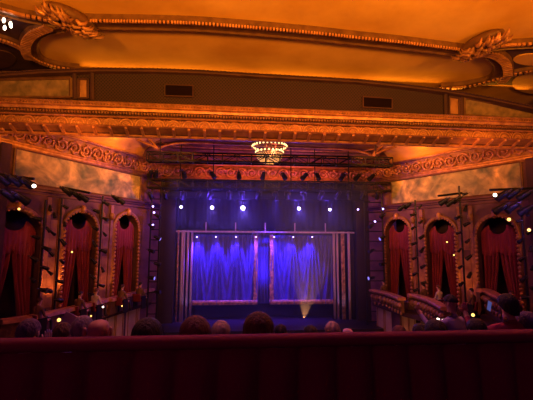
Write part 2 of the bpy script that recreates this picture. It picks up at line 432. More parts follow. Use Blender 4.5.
for i in range(0, 200):
    p = on_cove(3.3+5.4*i/200, .57); g.box(p, (.07, .07, .09))
struct(g.build('trim_40', M['plum_dark']))

# ---------------------------------------------------------------- scroll frieze
def scroll(mb, L, h, xf, cell=.66):
    n = max(1, int(L/cell)); w = L/n
    for i in range(n):
        cx = (i+.5)*w; sg = 1 if i % 2 else -1
        pts = []
        for k in range(15):
            a = k/14*3.4*PI; r_ = h*.40*(1-k/17)
            pts.append(xf(cx+r_*math.cos(a)*1.05, .05, h/2+sg*r_*math.sin(a)))
        mb.tube(pts, [.065-.0025*k for k in range(15)], 5)
        mb.ball(xf(cx, .07, h/2), .09, a=8, b=5)
        for k in range(6):
            a = k*PI/3+.4; p = xf(cx+math.cos(a)*w*.46, .04, h/2+sg*math.sin(a)*h*.36); q_ = xf(cx+math.cos(a+.5)*w*.33, .1, h/2+sg*math.sin(a+.5)*h*.3)
            mb.tube([p, p.lerp(q_, .5)+(q_-p).cross(Vector((0, 0, 1)))*.15, q_], [.02, .07, .02], 5)
FZ0, FZ1 = 10.0, 10.85
SN = 9.6
for sd, nm in ((-1, 'left'), (1, 'right')):
    k0 = 41 if sd < 0 else 46
    b = MB()
    b.slab([W(sd, SF, .02, FZ0), W(sd, SN, .02, FZ0), W(sd, SN, .25, WZ), W(sd, SF, .25, WZ)], (W(sd, 0, -.25, 0)-W(sd, 0, 0, 0)))
    struct(b.build('trim_%d' % k0, M['gilt']))
    b = MB(); scroll(b, SN-SF, FZ1-FZ0, lambda a, d_, z, sd=sd: W(sd, SF+a, .06+d_+.2*z, FZ0+z))
    struct(b.build('trim_%d' % (k0+1), M['gilt_bright'], smooth=True))
    b = MB()
    for z, d_, r_ in ((9.93, .1, .1), (10.04, .16, .05), (10.88, .32, .06), (9.84, .06, .04)):
        b.tube([W(sd, SF, d_, z), W(sd, SN, d_, z)], r_, 8)
    struct(b.build('trim_%d' % (k0+2), M['gilt_bright'], smooth=True))
    b = MB()   # wall cornice under the mural
    for z, d_, r_ in ((8.28, .1, .07), (8.16, .06, .05), (7.98, .03, .035)):
        b.tube([W(sd, SF, d_, z), W(sd, SN, d_, z)], r_, 8)
    struct(b.build('trim_%d' % (k0+3), M['wall'], smooth=True))
b = MB(); b.slab([(-6.9, PY, FZ0), (6.9, PY, FZ0), (6.9, PY-.2, WZ), (-6.9, PY-.2, WZ)], (0, .3, 0)); struct(b.build('trim_51', M['gilt']))
b = MB(); scroll(b, 13.4, FZ1-FZ0, lambda a, d_, z: Vector((-6.7+a, PY-.06-d_-.2*z, FZ0+z))); struct(b.build('trim_52', M['gilt_bright'], smooth=True))
b = MB()
for z, d_, r_ in ((9.98, .12, .07), (10.9, .3, .08)): b.tube([(-6.8, PY-d_, z), (6.8, PY-d_, z)], r_, 8)
struct(b.build('trim_53', M['gilt_bright'], smooth=True))

# ---------------------------------------------------------------- side walls with arches
def sOf(sd, px, py):   # pixel -> (s, z) on the wall
    r = ray(px, py); u = (B[sd]-A[sd])/UL; n = Vector((u.y, -u.x))
    t = n.dot(A[sd]-Vector((CAM.x, 0)))/n.dot(Vector((r.x, r.y))); P = CAM+r*t
    return (Vector((P.x, P.y))-A[sd]).dot(u), P.z
arch_px = {-1: [(113, 136.5, 214), (62, 95, 211.5), (-14, 40, 209)], 1: [(386.5, 411, 218.5), (427, 457, 218.5), (478, 519, 216.5)]}
ARCH = {}
for sd in (-1, 1):
    ARCH[sd] = []
    for x0, x1, yt in arch_px[sd]:
        s0 = sOf(sd, x0, 250)[0]; s1 = sOf(sd, x1, 250)[0]; s0, s1 = min(s0, s1), max(s0, s1)
        zt = sOf(sd, (x0+x1)/2, yt)[1]; ARCH[sd].append((s0, s1, zt))
print('ARCH', ARCH)
BZ = 2.5   # box floor
for sd, nm in ((-1, 'left'), (1, 'right')):
    b = MB(); T = .45; s = SF
    def quad(s0, z0, s1, z1): b.slab([W(sd, s0, 0, z0), W(sd, s1, 0, z0), W(sd, s1, 0, z1), W(sd, s0, 0, z1)], W(sd, 0, -T, 0)-W(sd, 0, 0, 0))
    top = 10.1
    for s0, s1, zt in ARCH[sd]:
        quad(s, 0, s0, top); r_ = (s1-s0)/2; cs = (s0+s1)/2; n = 12
        hz = r_ if r_ < 1.3 else 1.3
        for k in range(n):
            a0, a1 = PI-PI*k/n, PI-PI*(k+1)/n
            P = [W(sd, cs+r_*math.cos(a0), 0, zt-hz+hz*math.sin(a0)), W(sd, cs+r_*math.cos(a1), 0, zt-hz+hz*math.sin(a1)), W(sd, cs+r_*math.cos(a1), 0, top), W(sd, cs+r_*math.cos(a0), 0, top)]
            b.slab(P, W(sd, 0, -T, 0)-W(sd, 0, 0, 0))
        quad(s0, 0, s1, BZ)
        s = s1
    quad(s, 0, 12.5, top)
    struct(b.build('wall_'+nm, M['wall']))
    # archivolts, rope beads, pilasters and panels between
    g = MB(); be = MB(); pl = MB()
    for s0, s1, zt in ARCH[sd]:
        r_ = (s1-s0)/2; cs = (s0+s1)/2; hz = min(r_, 1.3)
        pth = [(s0-.08, BZ)]+[(cs+(r_+.08)*math.cos(PI-PI*k/16), zt-hz+(hz+.08)*math.sin(PI-PI*k/16)) for k in range(17)]+[(s1+.08, BZ)]
        g.tube([W(sd, x, .05, z) for x, z in pth], .1, 6)
        for zz in range(26):
            z = BZ+.1+zz*.2
            if z < zt-hz:
                for q_ in (s0-.02, s1+.02): be.ball(W(sd, q_, .14, z), (.085, .085, .085), a=8, b=5)
        for k in range(17):
            a = PI*k/16; be.ball(W(sd, cs+(r_-.0)*math.cos(a), .1, zt-hz+(hz)*math.sin(a)), .05, a=6, b=4)
        be.ball(W(sd, cs, .12, zt+.12), (.16, .12, .22), a=8, b=6)
    struct(g.build('trim_%d' % (54 if sd < 0 else 57), M['gilt'], smooth=True))
    struct(be.build('trim_%d' % (55 if sd < 0 else 58), M['gilt_bright'], smooth=True))
    e = ARCH[sd]
    gaps = [(e[0][1], e[1][0]), (e[1][1], e[2][0])]
    for a0, a1 in gaps:
        w_ = a1-a0; m_ = (a0+a1)/2
        if w_ < .5: continue
        for off in (-.28, .28) if w_ > .9 else (0,):
            pl.slab([W(sd, m_+off*w_-.09, .0, BZ), W(sd, m_+off*w_+.09, .0, BZ), W(sd, m_+off*w_+.09, .0, 7.9), W(sd, m_+off*w_-.09, .0, 7.9)], W(sd, 0, .1, 0)-W(sd, 0, 0, 0))
            pl.ball(W(sd, m_+off*w_, .1, 7.3), (.16, .16, .2), a=8, b=6)
        pl.slab([W(sd, m_-.16*w_, 0, 5.6), W(sd, m_+.16*w_, 0, 5.6), W(sd, m_+.16*w_, 0, 6.9), W(sd, m_-.16*w_, 0, 6.9)], W(sd, 0, .06, 0)-W(sd, 0, 0, 0))
        pl.slab([W(sd, m_-.16*w_, 0, 3.0), W(sd, m_+.16*w_, 0, 3.0), W(sd, m_+.16*w_, 0, 5.2), W(sd, m_-.16*w_, 0, 5.2)], W(sd, 0, .06, 0)-W(sd, 0, 0, 0))
    struct(pl.build('trim_%d' % (56 if sd < 0 else 59), M['gilt']))
    # dark anteroom behind the arches
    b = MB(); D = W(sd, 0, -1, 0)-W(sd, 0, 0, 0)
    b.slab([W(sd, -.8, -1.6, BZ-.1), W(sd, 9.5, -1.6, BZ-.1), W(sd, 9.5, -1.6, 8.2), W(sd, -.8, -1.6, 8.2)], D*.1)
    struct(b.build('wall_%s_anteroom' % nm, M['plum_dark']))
    # mural
    b = MB(); b.slab([W(sd, .05, 0, 8.38), W(sd, 7.25, 0, 8.38), W(sd, 7.25, 0, 9.82), W(sd, .05, 0, 9.82)], W(sd, 0, .05, 0)-W(sd, 0, 0, 0))
    ml = b.build('mural', M['mural_'+nm])
    f = MB()
    C4 = [W(sd, .05, .06, 8.38), W(sd, 7.25, .06, 8.38), W(sd, 7.25, .06, 9.82), W(sd, .05, .06, 9.82)]
    for p, q_ in zip(C4, C4[1:]+C4[:1]): f.tube([p, q_], .05, 6)
    f.build('frame', M['gilt_rib'], ml)
    tag(ml, ['long golden painted mural of cloudy figures on the left wall above the arches', 'long golden painted mural of swirling foliage on the right wall above the arches'][sd > 0], 'mural', 'wall murals')
    # draperies in the arches
    words = ['nearest the stage', 'in the middle', 'farthest from the stage']
    for i, (s0, s1, zt) in enumerate(e):
        r_ = (s1-s0)/2; cs = (s0+s1)/2; w_ = s1-s0
        t = empty('arch_drapery', W(sd, cs, -.25, BZ)); inv = t.location.copy()
        for h in (-1, 1):
            def cf(u, v, h=h):
                z = BZ+.15+(zt-BZ-1.6)*v
                part = .06+.42*max(0, 1-v*1.15)**1.2
                x = h*(r_*.88-(r_*.88-r_*part)*(1-u))
                dd = .10*math.sin(u*PI*8+h+.6*math.sin(v*3))+.03*math.sin(u*PI*19+v*3)
                return W(sd, cs+x, -.25+dd, z)-inv
            g = MB(); g.grid(cf, 44, 18); g.build('curtain_panel', M['red_velvet'], t, smooth=True, solid=.012)
        def vf(u, v):
            x = (u-.5)*2*r_*.88; sw = abs(math.sin(u*PI*2))**.8
            xx = 2*u-1; ah = min(r_, 1.3); ztop = zt-ah-.12+ah*.8*math.sqrt(max(0, 1-xx*xx*.9))-(.55*math.sqrt(1-(xx/.5)**2) if abs(xx) < .5 else 0); zb = zt-1.85-.15*sw+.1*math.sin(u*PI)
            return W(sd, cs+x, -.16+.035*math.sin(u*PI*18)*v, ztop+(zb-ztop)*v)-inv
        g = MB(); g.grid(vf, 48, 6); g.build('valance', M['red_velvet'], t, smooth=True, solid=.015)
        tag(t, 'parted red velvet curtains with valance in the %s wall arch %s' % (nm, words[i]), 'curtain', 'red curtains in the wall arches')

# near continuation of the walls: dark pier after the mural
for sd, nm in ((-1, 'left'), (1, 'right')):
    b = MB(); b.slab([W(sd, 7.5, 0, BZ), W(sd, 7.9, 0, BZ), W(sd, 7.9, 0, 9.9), W(sd, 7.5, 0, 9.9)], W(sd, 0, .22, 0)-W(sd, 0, 0, 0))
    struct(b.build('trim_%d' % (60 if sd < 0 else 61), M['plum']))
    b = MB(); b.slab([W(sd, 7.9, .0, 8.35), W(sd, 12.4, .0, 8.35), W(sd, 12.4, .0, 9.9), W(sd, 7.9, .0, 9.9)], W(sd, 0, .05, 0)-W(sd, 0, 0, 0))
    struct(b.build('trim_%d' % (62 if sd < 0 else 63), M['plum_dark']))

# ---------------------------------------------------------------- boxes (curved balcony fronts)
def box_front(pts, ztop, hgt, label, m_top=None):
    """pts: plan polyline (x,y) of the front; a thing with parapet, rail and ornament"""
    Q = []
    for i in range(len(pts)-1):
        a = Vector(pts[max(i-1, 0)]); b_, c_ = Vector(pts[i]), Vector(pts[i+1]); d_ = Vector(pts[min(i+2, len(pts)-1)])
        for k in range(6):
            t = k/6; Q.append(.5*((2*b_)+(c_-a)*t+(2*a-5*b_+4*c_-d_)*t*t+(3*b_-a-3*c_+d_)*t**3))
    Q.append(Vector(pts[-1]))
    P3 = [Vector((p.x, p.y, ztop)) for p in Q]; base = Vector((P3[len(P3)//2].x, P3[len(P3)//2].y, ztop-hgt))
    t = empty('box_front', base); P = [p-base for p in P3]
    g = MB(); g.sweep(P, [(-.1, -hgt), (.02, -hgt), (.1, -hgt*.8), (.06, -.3), (.1, -.1), (-.1, -.1)]); g.build('parapet', M['gilt_rib'], t)
    g = MB(); g.sweep(P, [(-.2, -.1), (.2, -.1), (.24, -.02), (.18, .05), (-.18, .05)]); g.build('rail', M['gilt_bright'], t, smooth=False)
    g = MB(); acc = .2
    for a, b_ in zip(P, P[1:]):
        L = (b_-a).length; tt = (b_-a).normalized(); n_ = tt.cross(Vector((0, 0, 1)))
        while acc < L:
            p = a+tt*acc
            g.ball(p+n_*.13+Vector((0, 0, -.35)), (.12, .12, .14), a=8, b=5)
            g.tube([p+n_*.1-tt*.2+Vector((0, 0, -.3)), p+n_*.16+Vector((0, 0, -.52)), p+n_*.1+tt*.2+Vector((0, 0, -.3))], .04, 5)
            g.ball(p+n_*.12+tt*.22+Vector((0, 0, -.7)), (.07, .07, .1), a=6, b=4)
            acc += .45
        acc -= L
    g.build('garland', M['gilt'], t, smooth=True)
    # floor
    return tag(t, label, 'balcony front', 'gilded fronts of the side boxes')
def rp(px, py, z): p = atZ(px, py, z); return (p.x, p.y)
zL = 3.2
box_front([rp(152, 289, zL), rp(140, 291.5, zL), rp(125, 295, zL), rp(109, 299.5, zL)], zL, .72, 'gilded curved box front on the left nearest the stage')
box_front([rp(107, 299, zL), rp(92, 303, zL), rp(67, 309, zL), rp(34, 316, zL), rp(0, 321, zL)], zL, .8, 'long gilded box front on the left behind the seated heads')
box_front([rp(372, 290, zL), rp(380, 291.5, zL), rp(390, 294, zL), rp(402, 298.5, zL)], zL, .72, 'gilded curved box front on the right nearest the stage')
box_front([rp(408, 295, zL+.15), rp(416, 295.5, zL+.15), rp(430, 300, zL+.15), rp(446, 308, zL+.15)], zL+.15, .72, 'middle gilded box front on the right')
box_front([rp(478, 290, zL+.6), rp(486, 290, zL+.6), rp(500, 297, zL+.6), rp(516, 302, zL+.6)], zL+.6, 1.1, 'raised gilded box front on the right, farthest from the stage')
# floors of the boxes reach from the fronts back to the walls
for sd, nm, pl in ((-1, 'left', [rp(152, 289, zL), rp(125, 295, zL), rp(92, 303, zL), rp(67, 309, zL), rp(34, 316, zL), rp(0, 321, zL)]),
               (1, 'right', [rp(372, 290, zL), rp(402, 298, zL), rp(430, 300, zL+.15), rp(446, 308, zL+.15), (8.2, 15.4), (9.5, 13.6)])):
    poly = [Vector((x, y, BZ)) for x, y in pl]+[W(sd, 10.5, 0, BZ), W(sd, 0, 0, BZ)]
    b = MB().slab(poly, (0, 0, -.2)); struct(b.build('floor_box_'+nm, M['carpet']))

# lower walls under the boxes with cream panels between dark columns
LW = {'left': [(103, 299.5, 1), (111, 298.2, 0), (129, 294, 1), (131, 293.5, 0), (151, 289.2, 1)], 'right': [(373, 290, 0), (390, 294, 1), (398, 297, 0), (412, 298, 1), (418, 296.5, 0), (446, 308, 1)]}
nt_ = 70
for nm, xs in LW.items():
    sd = -1 if nm == 'left' else 1
    pts = []
    for x, y, _ in xs:
        p = rp(x, y, zL); pts.append(Vector((p[0]+sd*.25, p[1]+.2, 0)))
    for i, (a, b_) in enumerate(zip(pts, pts[1:])):
        dark = xs[i][2] == 1; m_ = M['plum_dark'] if dark else M['lower_wall']
        nrm = (b_-a).cross(Vector((0, 0, 1))).normalized(); nrm = nrm if nrm.y > 0 else -nrm
        struct(MB().slab([(a.x, a.y, 0), (b_.x, b_.y, 0), (b_.x, b_.y, 2.48), (a.x, a.y, 2.48)], nrm*.12).build('wall_%s_lower_%d' % (nm, i+1), m_))
        if not dark:
            f = MB(); n_ = -nrm*.02
            for u0, u1 in ((.08, .46), (.54, .92)):
                c4 = [a.lerp(b_, u0), a.lerp(b_, u1)]
                Q = [Vector((c4[0].x, c4[0].y, .5)), Vector((c4[1].x, c4[1].y, .5)), Vector((c4[1].x, c4[1].y, 2.3)), Vector((c4[0].x, c4[0].y, 2.3))]
                for p, q_ in zip(Q, Q[1:]+Q[:1]): f.tube([p+n_, q_+n_], .03, 4)
            struct(f.build('trim_%d' % nt_, M['gilt'])); nt_ += 1

# ---------------------------------------------------------------- proscenium and stage
for sd, nm in ((-1, 'left'), (1, 'right')):
    x0, x1 = (corner[-1].x-.1, -5.75) if sd < 0 else (5.85, corner[1].x+.1)
    b = MB().box(((x0+x1)/2, PY+.2, 5), (x1-x0, .4, 10)); struct(b.build('wall_proscenium_'+nm, M['leg_dark']))
struct(MB().box((0, 27.2, .55), (14, 10.4, 1.1)).build('stage_floor', M['dark_wood']))
struct(MB().box((0, 31.5, 5.5), (14, .2, 9)).build('wall_back', M['black']))
for sd in (-1, 1): struct(MB().box((sd*6.6, 28.2, 5.5), (.1, 6.8, 8.8)).build('wall_stage_'+('left' if sd < 0 else 'right'), M['black']))
SZ = 1.1
CY = 25.6
# black border above the curtain
def drape(w, h, folds, amp, nu=None, nv=6):
    nu = nu or int(folds*8)
    g = MB(); g.grid(lambda u, v: ((u-.5)*w, amp*math.sin(u*folds*2*PI), v*h), nu, nv); return g
o = drape(11.6, 3.2, 26, .05).build('stage_border', M['black'], smooth=True, solid=.02); o.location = (0.05, 25.2, 6.85)
tag(o, 'black cloth border hanging above the blue stage curtain', 'border')
o = MB().box((0, 0, 0), (9.9, .1, 1.25)).build('ground_row', M['black']); o.location = (.25, 26.4, SZ+.625)
tag(o, 'low black ground row at the foot of the stage curtain', 'scenery')

def fan_(x): return 1-2*abs(math.sin(x/2))**.8
def fan(u_m, t, seg, folds):   # fan-shaped pleats radiating from gather points; u_m metres, t 0 top .. 1 bottom
    k = math.floor(u_m/seg); loc = (u_m/seg-k)*2-1
    w = .10+1.15*t; a = abs(loc)/w
    inside = 1/(1+math.exp((a-1)*9))
    f1 = math.cos(a*folds); f2 = math.cos((1-abs(loc))*13+t*5)
    return inside*f1*min(1, .3+t*3)+(1-inside)*(.7*f2-.25)
def stage_curtain(x0, x1, z0, z1, edge, label, group, cy=CY):
    w = x1-x0; h = z1-z0; t = empty('stage_curtain', ((x0+x1)/2, cy, z0))
    def cf(u, v):
        um = u*w; tt = 1-v
        return ((u-.5)*w, -.13*fan(um+.31, tt, 1.28, 11)+.012*math.sin(um*37), v*h)
    g = MB(); g.grid(cf, int(w*34), 34); g.build('drape', M['blue_drape'], t, smooth=True, solid=.02)
    e = MB(); ex = -w/2 if edge < 0 else w/2
    e.grid(lambda u, v: (ex-edge*u*.26, -.14+.03*math.sin(u*9+v*20), v*h), 6, 40); e.build('side_border', M['gold_cloth'], t, smooth=True, solid=.02)
    e = MB(); e.grid(lambda u, v: ((u-.5)*w, -.15+.03*math.sin(u*w*9), -.02+v*.30), 60, 2); e.build('hem_border', M['gold_cloth'], t, smooth=True, solid=.02)
    return tag(t, label, 'curtain', group)
cz1 = atY(266, 235, CY).z; cz0 = atY(266, 304, CY).z
X = lambda px, Y: atY(px, 270, Y).x
stage_curtain(X(192, CY), X(257.5, CY), cz0, cz1, 1, 'left half of the blue lit stage curtain with gold hem and edge', 'blue stage curtains')
stage_curtain(X(269.5, CY), X(333, CY), cz0, cz1, -1, 'right half of the blue lit stage curtain with gold hem and edge', 'blue stage curtains')
g = drape(X(275, 26.6)-X(252, 26.6), 5.3, 7, .06, nv=3); o = g.build('stage_curtain', M['blue_drape_back'], smooth=True, solid=.02)
o.location = (X(263.5, 26.1), 26.15, SZ+.9)
tag(o, 'narrow plain blue curtain seen in the gap between the two gold edged halves', 'curtain')

# portal legs
def portal(px0, px1, y, m, label, folds=2):
    xa, xb = X(px0, y), X(px1, y)
    o = drape(xb-xa, 5.65, folds, .05, nv=2).build('portal_curtain', m, smooth=True, solid=.03); o.location = ((xa+xb)/2, y, SZ)
    tag(o, label, 'curtain', 'tall narrow drapes framing the stage')
portal(176.5, 178, 24.9, M['gold_cloth'], 'gold strip drape at the outer left of the stage frame', 1)
portal(180.3, 184, 25.0, M['leg_cloth'], 'wide rose grey drape left of the blue curtain')
portal(186.2, 188, 25.15, M['leg_cloth'], 'thin rose grey drape second from the blue curtain on the left')
portal(190.2, 192, 25.3, M['leg_cloth'], 'thin rose grey drape touching the blue curtain on the left')
portal(333, 335, 25.3, M['leg_cloth'], 'thin rose grey drape touching the blue curtain on the right')
portal(336.8, 338.2, 25.15, M['leg_cloth'], 'thin rose grey drape second from the blue curtain on the right')
portal(341.3, 344.6, 25.0, M['gold_cloth'], 'gold patterned drape right of the blue curtain')
portal(348, 350, 24.9, M['leg_cloth'], 'rose grey drape at the outer right of the stage frame')
for sd, (a, b_) in ((-1, (165, 175)), (1, (351, 364))):
    portal(a, b_, 25.0, M['leg_dark'], 'dark brown side drape at the far %s of the stage' % ('left' if sd < 0 else 'right'), 4)

# batten in front of the curtain head
bz = atY(262, 232, 24.9).z
t = empty('batten', (.2, 24.9, bz))
xa, xb = X(170, 24.9)-.2, X(356, 24.9)-.2
MB().box(((xa+xb)/2, 0, 0), (xb-xa, .08, .1)).build('pipe', M['leg_cloth'], t)
for px in (205, 235, 265, 295, 326): MB().box((X(px, 24.9)-.2, 0, .3), (.07, .05, .6)).build('hanger', M['leg_cloth'], t)
tag(t, 'long horizontal batten with five hangers above the blue curtain', 'batten')

# ---------------------------------------------------------------- trusses
def truss(P0, P1, h, dpt, nb, label, sub=None):
    """box truss between P0 and P1 (bottom front chord)"""
    P0 = Vector(P0); P1 = Vector(P1); L = (P1-P0).length; t = empty('lighting_truss', P0)
    t.rotation_euler = (P1-P0).to_track_quat('X', 'Z').to_euler()
    for y in (0, dpt):
        for z in (0, h):
            MB().tube([(0, y, z), (L, y, z)], .045, 6).build('chord', M['metal_black'], t)
    for i in range(nb+1):
        x = L*i/nb
        g = MB()
        for y in (0, dpt): g.tube([(x, y, 0), (x, y, h)], .025, 5)
        for z in (0, h): g.tube([(x, 0, z), (x, dpt, z)], .025, 5)
        if i < nb:
            x1 = L*(i+1)/nb
            a, b_ = ((x, x1) if i % 2 else (x1, x))
            for y in (0, dpt): g.tube([(a, y, 0), (b_, y, h)], .022, 5)
        g.build('brace', M['metal_black'], t)
    return tag(t, label, 'truss', 'lighting trusses above the stage')
T1 = 19.8; T2 = 22.6
p0 = atY(146.5, 160, T1); p1 = atY(393, 165.5, T1)
truss(p0, p1, .43, .5, 17, 'upper black lighting truss crossing below the chandelier')
p2 = atY(147, 187, T2); p3 = atY(391, 190.5, T2)
truss(p2, p3, .48, .6, 17, 'lower black lighting truss hung with lamps over the stage')
# suspension rods
for i, px in enumerate((213, 291, 315, 349, 180)):
    a = atY(px, 186, T2+.3); g = MB().tube([(a.x, a.y, a.z+.2), (a.x, a.y, 12.03)], .035, 5)
    o = g.build('suspension_rod', M['metal_black'])
    w_ = ['over the second lamp from the left', 'right of the chandelier', 'between chandelier and right end', 'near the right end', 'near the left end']
    tag(o, 'thin black rod holding the lower truss '+w_[i], 'rod', 'truss suspension rods')
for i, px in enumerate((160, 376)):
    a = atY(px, 155, T1+.25); o = MB().tube([(a.x, a.y, a.z-.3), (a.x, a.y, 12.03)], .03, 5).build('suspension_rod', M['metal_black'])
    tag(o, 'thin black rod holding the upper truss at its %s end' % ['left', 'right'][i], 'rod', 'truss suspension rods')
# dark masking under the lower truss ends
o = MB().box((0, 0, 0), (11.9, .1, .5)).build('masking_valance', M['black']); o.location = (atY(268, 194, 23.2).x, 23.5, atY(268, 194, 23.2).z)
tag(o, 'straight black masking strip below the lower lighting truss', 'masking')

# ---------------------------------------------------------------- stage lights
def make_light(lens):
    def fn():
        t = empty('stage_light')
        m = Matrix.Rotation(0, 3, 'X')
        g = MB(); g.lathe([(.05, .30), (.1, .27), (.12, .1), (.13, -.05), (.15, -.14), (.15, -.2), (.135, -.2)], n=12); g.build('housing', M['metal_black'], t, smooth=True)
        g = MB(); g.lathe([(.0, -.19), (.128, -.19), (.128, -.21), (.08, -.225), (0, -.23)], n=12); g.build('lens', lens, t)
        g = MB(); g.tube([(-.17, 0, .02), (-.17, .0, .34), (.17, .0, .34), (.17, 0, .02)], .018, 5); g.tube([(0, 0, .34), (0, 0, .44)], .03, 6); g.build('yoke', M['metal_grey'], t)
        return t
    return Maker(fn)
LM = {k: make_light(M[v]) for k, v in (('blue', 'lamp_blue'), ('violet', 'lamp_violet'), ('dim', 'lamp_blue_dim'), ('off', 'lamp_off'), ('warm', 'lamp_warm'), ('white', 'lamp_white'))}
def put(kind, P, aim, sc, label, group):
    t = LM[kind].get(); t.location = P
    t.rotation_euler = (Vector(aim)-Vector(P)).to_track_quat('-Z', 'Y').to_euler(); t.scale = (sc,)*3
    return tag(t, label, 'stage light', group)
# five bright lamps facing the house
LB = [(181, 207, 1.0, 'leftmost'), (212, 207.5, 1.35, 'second from left'), (243, 208, 1.8, 'third from left, the largest'), (299, 208.5, 1.35, 'fourth from left'), (330, 209.5, 1.0, 'rightmost')]
LAMPY = 22.9
pz = atY(262, 199.5, LAMPY).z
o = MB().tube([(atY(165, 200, LAMPY).x, LAMPY, pz), (atY(370, 200, LAMPY).x, LAMPY, pz)], .035, 6).build('lamp_pipe', M['metal_black'])
tag(o, 'black pipe carrying the row of bright lamps over the stage', 'pipe')
for px, py, sc, w_ in LB:
    P = atY(px, py, LAMPY)
    put('blue', P, CAM+(Vector((0, 6, 0))), sc*.5, 'bright blue white lamp facing the audience, %s of the five' % w_, 'bright lamps over the stage')
LB2 = [(153, 206.5, 'top'), (154, 212.5, 'middle'), (153, 225, 'lower')]
TW = 22.9
for px, py, w_ in LB2:
    put('violet', atY(px, py, TW), CAM, .42, '%s violet lamp on the tower left of the stage' % w_, 'tower lamps')
for px, py, w_ in [(358, 209.5, 'upper inner'), (383, 209, 'upper outer'), (375, 221.5, 'lower')]:
    put('violet', atY(px, py, TW), CAM, .42, '%s violet lamp on the tower right of the stage' % w_, 'tower lamps')
# towers at both sides of the opening
def ladder(px0, px1, y, label, ztop, zb=SZ-1.1):
    xa, xb = X(px0, y), X(px1, y); t = empty('lighting_tower', ((xa+xb)/2, y, zb)); w_ = xb-xa; h = ztop-zb
    for sx in (-1, 1): MB().tube([(sx*w_/2, 0, 0), (sx*w_/2, 0, h)], .05, 6).build('upright', M['metal_black'], t)
    n = int(h/.6)
    for i in range(n+1): MB().tube([(-w_/2, 0, .1+(h-.2)*i/n), (w_/2, 0, .1+(h-.2)*i/n)], .03, 5).build('rung', M['metal_black'], t)
    return tag(t, label, 'tower', 'lighting towers beside the stage')
ladder(149, 158, 23.1, 'dark lighting tower at the left edge of the stage opening', 9.2)
ladder(366, 384, 23.1, 'dark lighting tower at the right edge of the stage opening', 9.2)
k = 0
for px0, px1, nm in ((149, 160, 'left'), (366, 386, 'right')):
    for i, py in enumerate((216, 226, 238, 251, 264, 278, 292)):
        kind = 'dim' if i in (2, 5) else 'off'
        P = atY(px0+(px1-px0)*(.25 if i % 2 else .8), py, 22.9)
        put(kind, P, (0, 22+random.uniform(-2, 3), 3), .8, 'dark lamp %s from the top on the %s stage tower' % (['first', 'second', 'third', 'fourth', 'fifth', 'sixth', 'seventh'][i], nm), 'small lamps on the stage towers')
# small downlights along the batten
DL = [197, 216, 236, 256, 274, 293, 312]
for i, px in enumerate(DL):
    P = atY(px, 236.5, 24.75)
    t = LM['violet'].get(); t.location = P; t.scale = (.36,)*3; t.rotation_euler = (Vector((P.x, 20, 4))-P).to_track_quat('-Z', 'Y').to_euler()
    tag(t, 'tiny blue lamp %s from the left in the row under the batten' % ['first', 'second', 'third', 'fourth', 'fifth', 'sixth', 'seventh'][i], 'stage light', 'row of tiny lamps at the curtain head')
# lamps on the two trusses
names_ = ['first', 'second', 'third', 'fourth', 'fifth', 'sixth', 'seventh', 'eighth', 'ninth', 'tenth', 'eleventh', 'twelfth', 'thirteenth', 'fourteenth', 'fifteenth', 'sixteenth']
for i, px in enumerate((150, 156, 184, 213, 239, 263, 284, 304, 318, 342, 357, 371)):
    P = atY(px, 174.3+(px-150)*.015, T2+.1)
    put('off', P, P+Vector((random.uniform(-1, 1), 1.5, -1)), 1.05, 'dark spotlight %s from the left, on top of the lower truss' % names_[i], 'spotlights on the lower truss')
for i in range(16):
    px = 152+i*15.2+random.uniform(-3, 3)
    P = atY(px, 196, T2+.1)
    put('off', P, P+Vector((random.uniform(-1, 1), 1.5, -1.5)), .95, 'dark spotlight %s from the left under the lower truss' % names_[i], 'spotlights under the lower truss')

# booms with lamps in front of the side walls
def boom(px, pyt, pyb, Y, name, n, side, sc=.56):
    a = atY(px, pyt, Y); zb = BZ
    t = empty('lighting_boom', (a.x, Y, zb)); h = a.z-zb
    MB().tube([(0, 0, 0), (0, 0, h)], .045, 6).build('pole', M['metal_black'], t)
    MB().lathe([(.25, 0), (.25, .04), (.06, .08)], n=12).build('base', M['metal_black'], t)
    tag(t, 'vertical lamp boom '+name, 'boom', 'lamp booms before the side walls')
    for i in range(n):
        z = a.z-.3-i*.40-random.uniform(0, .12); sx = (-1)**i
        P = Vector((a.x+sx*.22, Y-.08, z)); kind = 'off'
        put(kind, P, P+Vector((-side*random.uniform(.5, 3), random.uniform(-1, 3), random.uniform(-2, -.6))), sc*random.uniform(.85, 1.2), 'dark lamp, %s from top, boom %s' % (names_[i], name), 'lamps on the side booms')
boom(103, 196, 295, 19.6, 'between stage side and middle arches, left wall', 12, -1)
boom(62, 198, 300, 17.4, 'at the left edge of the middle arch, left wall', 12, -1)
boom(46, 200, 300, 16.4, 'at the rim of the leftmost arch', 9, -1)
boom(415, 200, 292, 19.8, 'between stage side and middle arches, right wall', 12, 1)
boom(459, 186, 296, 18.0, 'right of the middle arch, right wall', 12, 1)
boom(521, 205, 296, 15.6, 'right of the rightmost arch', 10, 1)
# clusters on the wall cornice
def cluster(pts, Y, nm, side, sc=1.5, kind='off'):
    sc *= .68
    for i, (x, y) in enumerate(pts):
        P = atY(x, y, Y); put(kind, P, P+Vector((-side*1.2, 1.4, -1.1)), sc, '%s large dark spotlight from the left %s' % (names_[i], nm), 'spotlights at the wall cornice')
cluster([(4, 180), (16, 181), (28, 183)], 15.3, 'at the left mural corner', -1, 1.6)
cluster([(10, 196), (23, 199)], 15.3, 'just above the leftmost arch', -1, 1.7)
cluster([(68, 192), (78, 196), (84, 198)], 17.6, 'below the left mural centre', -1, 1.4)
cluster([(117, 199), (121, 201)], 19.8, 'below the left mural near the stage', -1, 1.3)
cluster([(401, 208), (407, 206)], 20.2, 'below the right mural near the stage', 1, 1.3)
cluster([(443, 202), (450, 203), (456, 200)], 18.0, 'below the right mural centre', 1, 1.4)
cluster([(501, 196), (512, 194), (523, 196)], 15.6, 'at the upper right picture edge', 1, 1.7)
